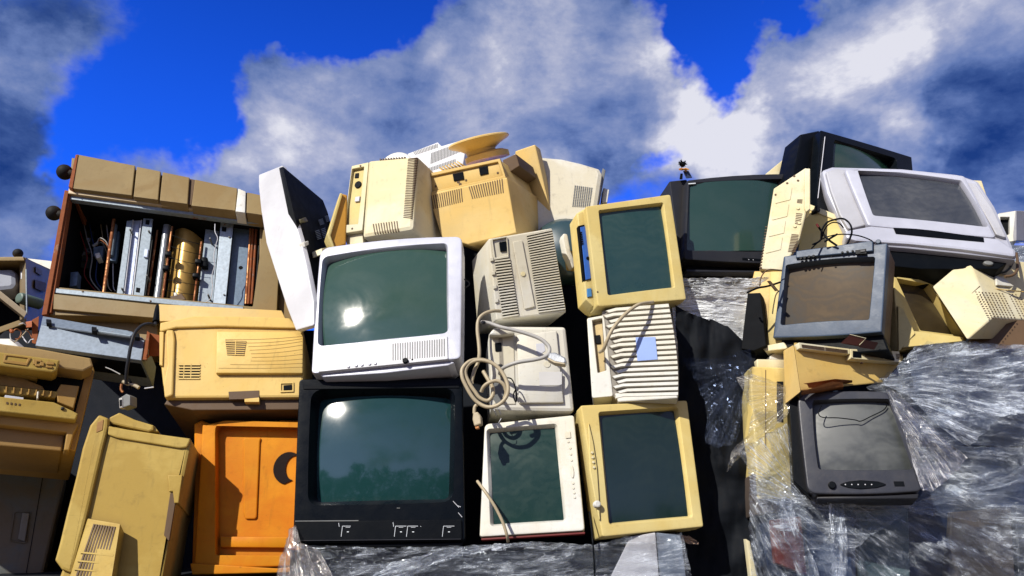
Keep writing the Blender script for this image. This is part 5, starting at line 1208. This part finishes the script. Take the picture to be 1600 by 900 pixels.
# bale under the two columns
T('wrapped_bale', 'film wrapped bale under the big black television, a white and grey carton showing inside', 'bale')
block('load', 452, 1070, 862, 900, 2.42, .9, BALE_GAP, seed=6, amp=.012)
hexa('white_carton', [(985, 838, 2.40), (1024, 832, 2.39), (1034, 960, 2.36), (925, 960, 2.36)], [(985, 838, 2.50), (1024, 832, 2.50), (1034, 960, 2.5), (925, 960, 2.5)], plastic('dim_white', (.55, .55, .58), dirt=.3), .003)
hexa('grey_carton', [(1025, 832, 2.395), (1064, 836, 2.42), (1078, 960, 2.39), (1035, 960, 2.37)], [(1025, 832, 2.60), (1064, 836, 2.60), (1078, 960, 2.6), (1035, 960, 2.6)], plastic('carton_grey', (.20, .24, .30), dirt=.3), .004)
film('wrap', [(470, 852), (600, 856), (760, 852), (840, 846), (925, 852), (985, 838), (1066, 833), (1082, 905), (1082, 960), (440, 960), (455, 880)], lambda x, y: 2.365+.0006*(860-y), FILM, None, -6, .012, 34, 4, seed=2)
film('twisted_fold', [(575, 905), (610, 880), (680, 862), (740, 852), (820, 847), (830, 852), (760, 862), (700, 874), (640, 900), (620, 925), (560, 925)], lambda x, y: 2.335, FILMW, None, -18, .006, 60, 3, seed=5)
film('torn_corner', [(452, 825), (462, 820), (470, 848), (500, 860), (520, 900), (520, 960), (428, 960), (434, 880), (446, 850)], lambda x, y: 2.345-.0002*(y-850), film_mat('stretch_film_bunched', (1, .97, .92), dens=.3, streak=.6, milk=1.1), (455, 790), 0, .014, 12, 3, seed=8)
film('brown_scrap', [(1062, 836), (1078, 838), (1090, 846), (1092, 852), (1078, 850), (1066, 846)], lambda x, y: 2.38, film_mat('brown_film', (.4, .28, .22), dens=.4, milk=.8), (1060, 836), 0, .006, 10, 3, seed=4)

# white bale under the black widescreen television
T('wrapped_bale', 'bale in bright white creased film under a black television, lower half in shade', 'bale')
block('load', 1050, 1240, 446, 900, 2.80, .55, plastic('wrapped_pale', (.62, .65, .72), dirt=.3, ao=False), seed=1, amp=.015)
film('wrap', [(1052, 434), (1240, 434), (1240, 560), (1222, 600), (1150, 640), (1052, 600)], lambda x, y: 2.60+.0011*(y-434), film_mat('white_film', (.92, .96, 1), dens=.3, streak=.4, milk=5, rough=.3), None, 3, .008, 34, 4, seed=12)
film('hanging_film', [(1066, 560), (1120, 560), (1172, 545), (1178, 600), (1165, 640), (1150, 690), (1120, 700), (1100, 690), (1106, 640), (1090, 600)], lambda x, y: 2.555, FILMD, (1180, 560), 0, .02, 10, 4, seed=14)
T('shade_sheet', 'added near black sheet painting the shade between the columns and the film bale', 'sheet')
film('sheet', [(1056, 478), (1084, 492), (1112, 500), (1138, 510), (1160, 532), (1180, 550), (1180, 960), (1056, 960)], lambda x, y: 2.60, plastic('shade_black', (.006, .008, .012), dirt=.1, rough=.75, spec=.15, ao=False), (1120, 300), 0, .02, 14, 5, seed=17)  # near black sheet added, cut to the shadow edge on the white bale

# big bale on the right
T('wrapped_bale', 'big stretch wrapped bale with blue and brown goods showing through shiny film', 'bale')
block('load', 1182, 1700, 700, 900, 2.52, .9, plastic('load_blue', (.014, .03, .075), dirt=.3, yellow=(.05, .06, .08), ao=False), seed=21, amp=.02)
block('load', 1420, 1720, 552, 700, 2.56, .9, plastic('load_grey', (.05, .06, .085), dirt=.3, yellow=(.02, .03, .06), ao=False), seed=23, amp=.03, zb=1)
for q, c_ in (([(1340, 800), (1420, 792), (1424, 960), (1345, 960)], (.10, .15, .16)), ([(1485, 800), (1580, 792), (1590, 960), (1480, 960)], (.10, .085, .075)), ([(1204, 812), (1252, 806), (1262, 900), (1212, 880)], (.16, .03, .02)), ([(1262, 790), (1335, 786), (1340, 960), (1275, 960)], (.03, .06, .14)), ([(1176, 740), (1216, 742), (1220, 800), (1180, 806)], (.09, .07, .06)), ([(1585, 790), (1640, 790), (1640, 960), (1594, 960)], (.015, .02, .03))):
    g = F(q[0][0], q[0][1], 2.50, 0, 4); prism('carton', g, q, 0, -.1, plastic('carton_%d' % int(c_[0]*1000+c_[2]*10), c_, dirt=.5, dirtcol=(.05, .04, .04), ao=False), r=.006, bev=.005)
film('wrap', [(1352, 606), (1380, 590), (1408, 565), (1432, 540), (1452, 534), (1480, 536), (1520, 533), (1560, 540), (1640, 538), (1640, 960), (1176, 960), (1170, 800), (1172, 745), (1240, 760), (1290, 785), (1430, 782), (1450, 760), (1420, 690), (1392, 620)],
     lambda x, y: 2.50-.10*min(1, max(0, (y-536)/130))+.04*max(0, 1-abs(x-1176)/60), FILM, (1080, 640), 0, .024, 16, 4, seed=31)
film('upper_layers', [(1376, 600), (1408, 566), (1434, 541), (1460, 536), (1520, 536), (1640, 540), (1640, 640), (1560, 650), (1516, 700), (1500, 690), (1460, 660), (1420, 618)],
     lambda x, y: 2.475-.10*min(1, max(0, (y-536)/130)), FILMW, (1300, 592), 0, .018, 16, 4, seed=37)
film('lower_layers', [(1176, 765), (1240, 768), (1290, 786), (1430, 784), (1500, 765), (1640, 742), (1640, 830), (1420, 800), (1330, 860), (1300, 960), (1262, 960), (1220, 860)],
     lambda x, y: 2.385, FILM, None, 4, .022, 16, 4, seed=41)
film('band', [(1440, 780), (1520, 745), (1640, 715), (1640, 745), (1530, 768), (1460, 790)], lambda x, y: 2.37, FILM, None, -16, .010, 50, 4, seed=43)
film('drape', [(1384, 608), (1400, 612), (1440, 650), (1480, 690), (1512, 714), (1500, 730), (1478, 752), (1456, 768), (1440, 766), (1428, 730), (1410, 670)], lambda x, y: 2.19-.0002*(y-608), film_mat('drape_film', (.95, .95, .97), dens=.2, streak=.5, milk=.9), (1372, 590), 0, .016, 7, 3, seed=47)
film('torn_flap', [(1150, 590), (1176, 584), (1215, 598), (1260, 618), (1240, 640), (1212, 665), (1180, 700), (1150, 720), (1135, 740), (1142, 705), (1168, 680), (1176, 640)], lambda x, y: 2.43-.0003*(y-590), FILMY, (1262, 610), 0, .014, 10, 3, seed=53)
film('left_wrap', [(1150, 700), (1180, 690), (1230, 660), (1240, 700), (1246, 760), (1262, 790), (1240, 800), (1174, 770), (1168, 730)], lambda x, y: 2.40, FILMW, (1270, 790), 0, .016, 16, 3, seed=57)
film('falling_fold', [(1210, 780), (1235, 778), (1250, 830), (1275, 880), (1300, 960), (1262, 960), (1240, 880), (1222, 830)], lambda x, y: 2.36, FILMW, None, 72, .010, 60, 3, seed=61)
film('falling_fold', [(1294, 786), (1318, 786), (1325, 850), (1322, 960), (1296, 960), (1300, 850)], lambda x, y: 2.365, FILMW, None, 88, .010, 60, 3, seed=63)
f = F(1180, 870, 2.46, 0, 0)
T('wood_strip', 'pale wooden strip sticking out at the lower left corner of the big film bale', 'wood strip', f)
prism('strip', f, [(1166, 842), (1172, 846), (1196, 960), (1180, 960)], 0, -.03, CREAM2, r=.001)
T('wrapped_bale', 'stretch wrapped load far behind at the right edge under the grey white cabinet', 'bale')
block('load', 1570, 1720, 382, 540, 3.45, .6, plastic('far_wrap', (.12, .14, .18), rough=.3, ao=False), seed=71, amp=.03, zb=1)
film('wrap', [(1572, 378), (1640, 376), (1640, 430), (1576, 430)], lambda x, y: 3.4, FILM, None, 4, .02, 40, 4, seed=73)

rn = random.Random(31)
for k, (x, y, Y, lab, m_) in enumerate(((716, 700, 2.52, 'thin brown wire lying in the dark gap beside the big black television', BROWN), (722, 455, 2.55, 'thin black wire trailing beside the silver television', CHAR))):
    T('wire', lab, 'wire'); pts = []
    for i in range(7): pts.append((x+rn.uniform(-13, 13), y-42+i*15, Y+rn.uniform(-.01, .02)))
    cable('cord', pts, .0022, m_)
finish()
# ================================================================== setting
def struct(name, verts, faces, mat, kind='structure'):
    me = bpy.data.meshes.new(name); me.from_pydata(verts, [], faces); me.materials.append(mat)
    o = bpy.data.objects.new(name, me); COL.objects.link(o); o['kind'] = kind; return o
m, t, b = newmat('yard_gravel')
oc = t.node('ShaderNodeTexCoord').outputs['Object']
n1 = t.noise(oc, .6, 6, .65); n2 = t.noise(oc, 30, 4, .7)
t.set(b.inputs['Base Color'], t.mix(t.math('MULTIPLY_ADD', n2, .5, t.math('MULTIPLY', n1, .5)), (.07, .055, .04, 1), (.26, .22, .17, 1)))
b.inputs['Roughness'].default_value = .95
bp = t.node('ShaderNodeBump'); bp.inputs['Strength'].default_value = .6; t.set(bp.inputs['Height'], n2); t.set(b.inputs['Normal'], bp.outputs[0])
struct('ground', [(-1500, -1500, 0), (1500, -1500, 0), (1500, 1500, 0), (-1500, 1500, 0)], [(0, 1, 2, 3)], m)
# wood behind the photographer, mirrored in the black television
m, t, b = newmat('wood_foliage')
oc = t.node('ShaderNodeTexCoord').outputs['Object']
t.set(b.inputs['Base Color'], t.mix(t.ramp(t.noise(oc, .5, 4), .35, .65), (.012, .022, .006, 1), (.05, .075, .02, 1))); b.inputs['Roughness'].default_value = .8
rn = random.Random(3); vs = []; fs = []
def leaf(c, s):
    a = Vector((rn.uniform(-1, 1), rn.uniform(-1, 1), rn.uniform(-1, 1))).normalized(); d = a.orthogonal().normalized()*s; e = a.cross(d)*rn.uniform(.5, 1); k = len(vs)
    vs.extend([c+d, c+e, c-d, c-e]); fs.append((k, k+1, k+2, k+3))
for i in range(70):
    ang = -math.pi/2 + (i/69-.5)*3.6; dd = 42+rn.uniform(-4, 9)
    bx, by = dd*math.cos(ang), dd*math.sin(ang); h = rn.uniform(7, 13); w = rn.uniform(2.2, 3.6)
    for k in range(260):
        zz = rn.random()**.8; rr = w*math.sqrt(max(.05, 1-(zz*1.0-.25)**2*1.3))*rn.random()**.4; a2 = rn.uniform(0, 6.283)
        leaf(Vector((bx+rr*math.cos(a2), by+rr*math.sin(a2), h*zz+.2)), rn.uniform(.3, .75))
struct('distant_wood', vs, fs, m, 'stuff')

# ------------------------------------------------------------------ sky
w = bpy.data.worlds.new('World'); SC.world = w; w.use_nodes = True
t = NT(w.node_tree); bg = t.n['Background']
sky = t.node('ShaderNodeTexSky', sky_type='NISHITA'); sky.sun_disc = False
sky.sun_elevation = SUN_EL; sky.sun_rotation = math.atan2(SUNV.x, SUNV.y); sky.air_density = 1.0; sky.dust_density = .3; sky.ozone_density = 3
tc = t.node('ShaderNodeTexCoord').outputs['Generated']
def vnoise(scale, detail, rough, off=(0, 0, 0), sc=(1, 1, 1.6)):
    mp = t.node('ShaderNodeMapping'); t.set(mp.inputs[0], tc); mp.inputs['Location'].default_value = off; mp.inputs['Scale'].default_value = sc
    return t.noise(mp.outputs[0], scale, detail, rough, .15)
wn = t.node('ShaderNodeTexNoise'); t.set(wn.inputs['Vector'], tc); wn.inputs['Scale'].default_value = 3.2; wn.inputs['Detail'].default_value = 6; wn.inputs['Roughness'].default_value = .6
vm = t.node('ShaderNodeVectorMath', operation='SUBTRACT'); t.k.new(wn.outputs['Color'], vm.inputs[0]); vm.inputs[1].default_value = (.5, .5, .5)
vs_ = t.node('ShaderNodeVectorMath', operation='SCALE'); t.k.new(vm.outputs[0], vs_.inputs[0]); vs_.inputs['Scale'].default_value = .36
va = t.node('ShaderNodeVectorMath', operation='ADD'); t.k.new(tc, va.inputs[0]); t.k.new(vs_.outputs[0], va.inputs[1])
vn = t.node('ShaderNodeVectorMath', operation='NORMALIZE'); t.k.new(va.outputs[0], vn.inputs[0]); WD = vn.outputs[0]
def blob(px, py, rad, gain=1, squash=None):
    d = ray(px, py).normalized(); dt = t.node('ShaderNodeVectorMath', operation='DOT_PRODUCT'); t.k.new(WD, dt.inputs[0]); dt.inputs[1].default_value = d
    return t.math('MULTIPLY', t.ramp(dt.outputs['Value'], math.cos(R(rad*1.05)), 1.0), gain)
def sumup(L):
    a = L[0]
    for x in L[1:]: a = t.math('ADD', a, x)
    return a
CLOUDS = [(90, 60, 10, 1.3), (30, 250, 5, .8), (90, 240, 4, .8), (50, 330, 6, 1), (285, 262, 5, 1.0), (200, 250, 4, .5), (330, 240, 4, .7), (390, 130, 4, .8), (420, 180, 6, .9), (480, 190, 8, 1.2), (560, 240, 10, 1.4), (430, 280, 6, .9), (680, 220, 10, 1.3), (640, 60, 4, .8), (700, 100, 6, 1),
          (850, 20, 8, 1.2), (880, 150, 9, 1.2), (960, 130, 6, .8), (1090, 175, 9, 1.5), (1180, 140, 6, .9), (1270, 170, 9, 1.4), (1420, 130, 12, 1.6), (1500, 40, 11, 1.4), (1340, 50, 6, 1.2), (1560, 220, 9, 1.1), (1080, 250, 8, .8), (1230, 260, 9, 1.1), (930, 250, 6, .8), (1560, 300, 3, .6)]
HOLES = [(290, 70, 8, 1.0), (240, 150, 6, .8), (500, 20, 8, .9), (200, 210, 4, .5), (150, 290, 3, .4), (40, 410, 3, .6), (1015, 200, 2.6, 1.5), (1022, 268, 3.2, 1.4), (930, 70, 4, .5), (1080, 70, 5, 1.2), (1180, 30, 6, 1.5), (1590, 320, 4, .5), (940, 300, 4, .5), (345, 225, 3, .5)]
BRIGHT_ = [(1095, 180, 5, .85), (1060, 140, 5, .3), (1180, 110, 4, .4), (1320, 80, 5, .5), (1400, 40, 9, .42), (1500, 50, 8, .25), (45, 330, 6, .3), (80, 235, 4, .25), (285, 262, 4.5, .4), (850, 20, 6, .3), (990, 130, 5, .25), (1372, 195, 2.6, .7), (505, 300, 5, .25), (420, 190, 4, .2), (640, 60, 3, .25), (600, 205, 3, .12), (915, 225, 2, .4), (1560, 300, 4, .25), (720, 90, 4, .15), (470, 150, 8, .28), (600, 200, 10, .2), (690, 120, 7, .2), (420, 250, 7, .15), (800, 150, 8, .15), (960, 60, 6, .15), (1180, 220, 7, .12)]
DARKS = [(100, 60, 11, .14), (1540, 175, 8, .19), (1440, 190, 6, .14), (1260, 215, 6, .16), (560, 260, 7, .08), (1590, 30, 6, .12), (700, 200, 5, .08)]
cl = sumup([blob(*c) for c in CLOUDS]); ho = sumup([blob(*c) for c in HOLES]); br = sumup([blob(*c) for c in BRIGHT_]); dk = sumup([blob(*c) for c in DARKS])
# outside the part the photograph shows, broken cloud goes on, greyed and dimmed to cut fill
fw = t.node('ShaderNodeVectorMath', operation='DOT_PRODUCT'); t.k.new(tc, fw.inputs[0]); fw.inputs[1].default_value = ray(800, 300).normalized()
outside = t.ramp(fw.outputs['Value'], .80, .60)
mid2 = vnoise(5.5, 8, .62, (1.035, 5.03, 1.955)); big = vnoise(2.3, 5, .55, (3, 1, 0)); mid = vnoise(5.5, 8, .62, (1, 5, 2)); fin = vnoise(14, 8, .68, (7, 2, 1))
den = t.math('ADD', t.math('SUBTRACT', cl, t.math('MULTIPLY', ho, 1.1)), t.math('MULTIPLY', outside, t.math('MULTIPLY_ADD', big, 5.0, -2.3)))
den = t.math('ADD', den, t.math('MULTIPLY_ADD', mid, 1.7, -.85)); den = t.math('ADD', den, t.math('MULTIPLY_ADD', fin, 1.1, -.55))
cover = t.ramp(den, -.05, 1.25)
lum = t.math('ADD', t.math('MULTIPLY_ADD', mid, .75, .03), t.math('MULTIPLY', br, .52))
lb1, lb2 = vnoise(3.0, 4, .5, (9, 2, 4)), vnoise(3.0, 4, .5, (9.07, 2.06, 3.90))
lum = t.math('ADD', lum, t.math('MULTIPLY', t.math('SUBTRACT', mid, mid2), .9))
lum = t.math('ADD', lum, t.math('MULTIPLY', t.math('SUBTRACT', lb1, lb2), 1.1))
lum = t.math('ADD', lum, t.math('MULTIPLY', t.math('SUBTRACT', 1, t.ramp(den, .1, 1.1)), .16))
lum = t.math('ADD', lum, t.math('MULTIPLY_ADD', fin, .22, -.11)); lum = t.math('SUBTRACT', lum, dk)
cr = t.node('ShaderNodeValToRGB'); t.set(cr.inputs[0], lum)
e = cr.color_ramp.elements; e[0].position = 0; e[0].color = (.012, .040, .17, 1); e[1].position = 1; e[1].color = (.80, .80, .86, 1)
for p_, c_ in ((.2, (.05, .10, .28, 1)), (.4, (.14, .21, .44, 1)), (.6, (.26, .32, .53, 1)), (.8, (.46, .49, .64, 1))):
    q = e.new(p_); q.color = c_
skc = t.mix(1.0, sky.outputs[0], (.10*.10, .10*.60, .10*2.55, 1), 'MULTIPLY')
sz = t.node('ShaderNodeSeparateXYZ'); t.set(sz.inputs[0], tc); gr = t.math('SUBTRACT', 1.12, t.math('MULTIPLY', t.ramp(sz.outputs[2], .38, .75), .42))
skc = t.mix(1.0, skc, gr, 'MULTIPLY')
col = t.mix(t.math('MULTIPLY', cover, .95), skc, cr.outputs[0])
hs = t.node('ShaderNodeHueSaturation'); t.set(hs.inputs['Color'], col); t.set(hs.inputs['Saturation'], t.math('MULTIPLY_ADD', outside, -.45, 1)); t.set(hs.inputs['Value'], t.math('MULTIPLY_ADD', outside, -.52, 1)); col = hs.outputs[0]
t.set(bg.inputs[0], col); bg.inputs[1].default_value = 1.0
SC.view_settings.view_transform = 'Standard'; SC.view_settings.look = 'None'; SC.view_settings.exposure = 0; SC.view_settings.gamma = 1
SC.render.engine = 'CYCLES'
SC.cycles.max_bounces = 8; SC.cycles.transparent_max_bounces = 16; SC.cycles.caustics_reflective = False; SC.cycles.caustics_refractive = False
SC.cycles.sample_clamp_indirect = 4
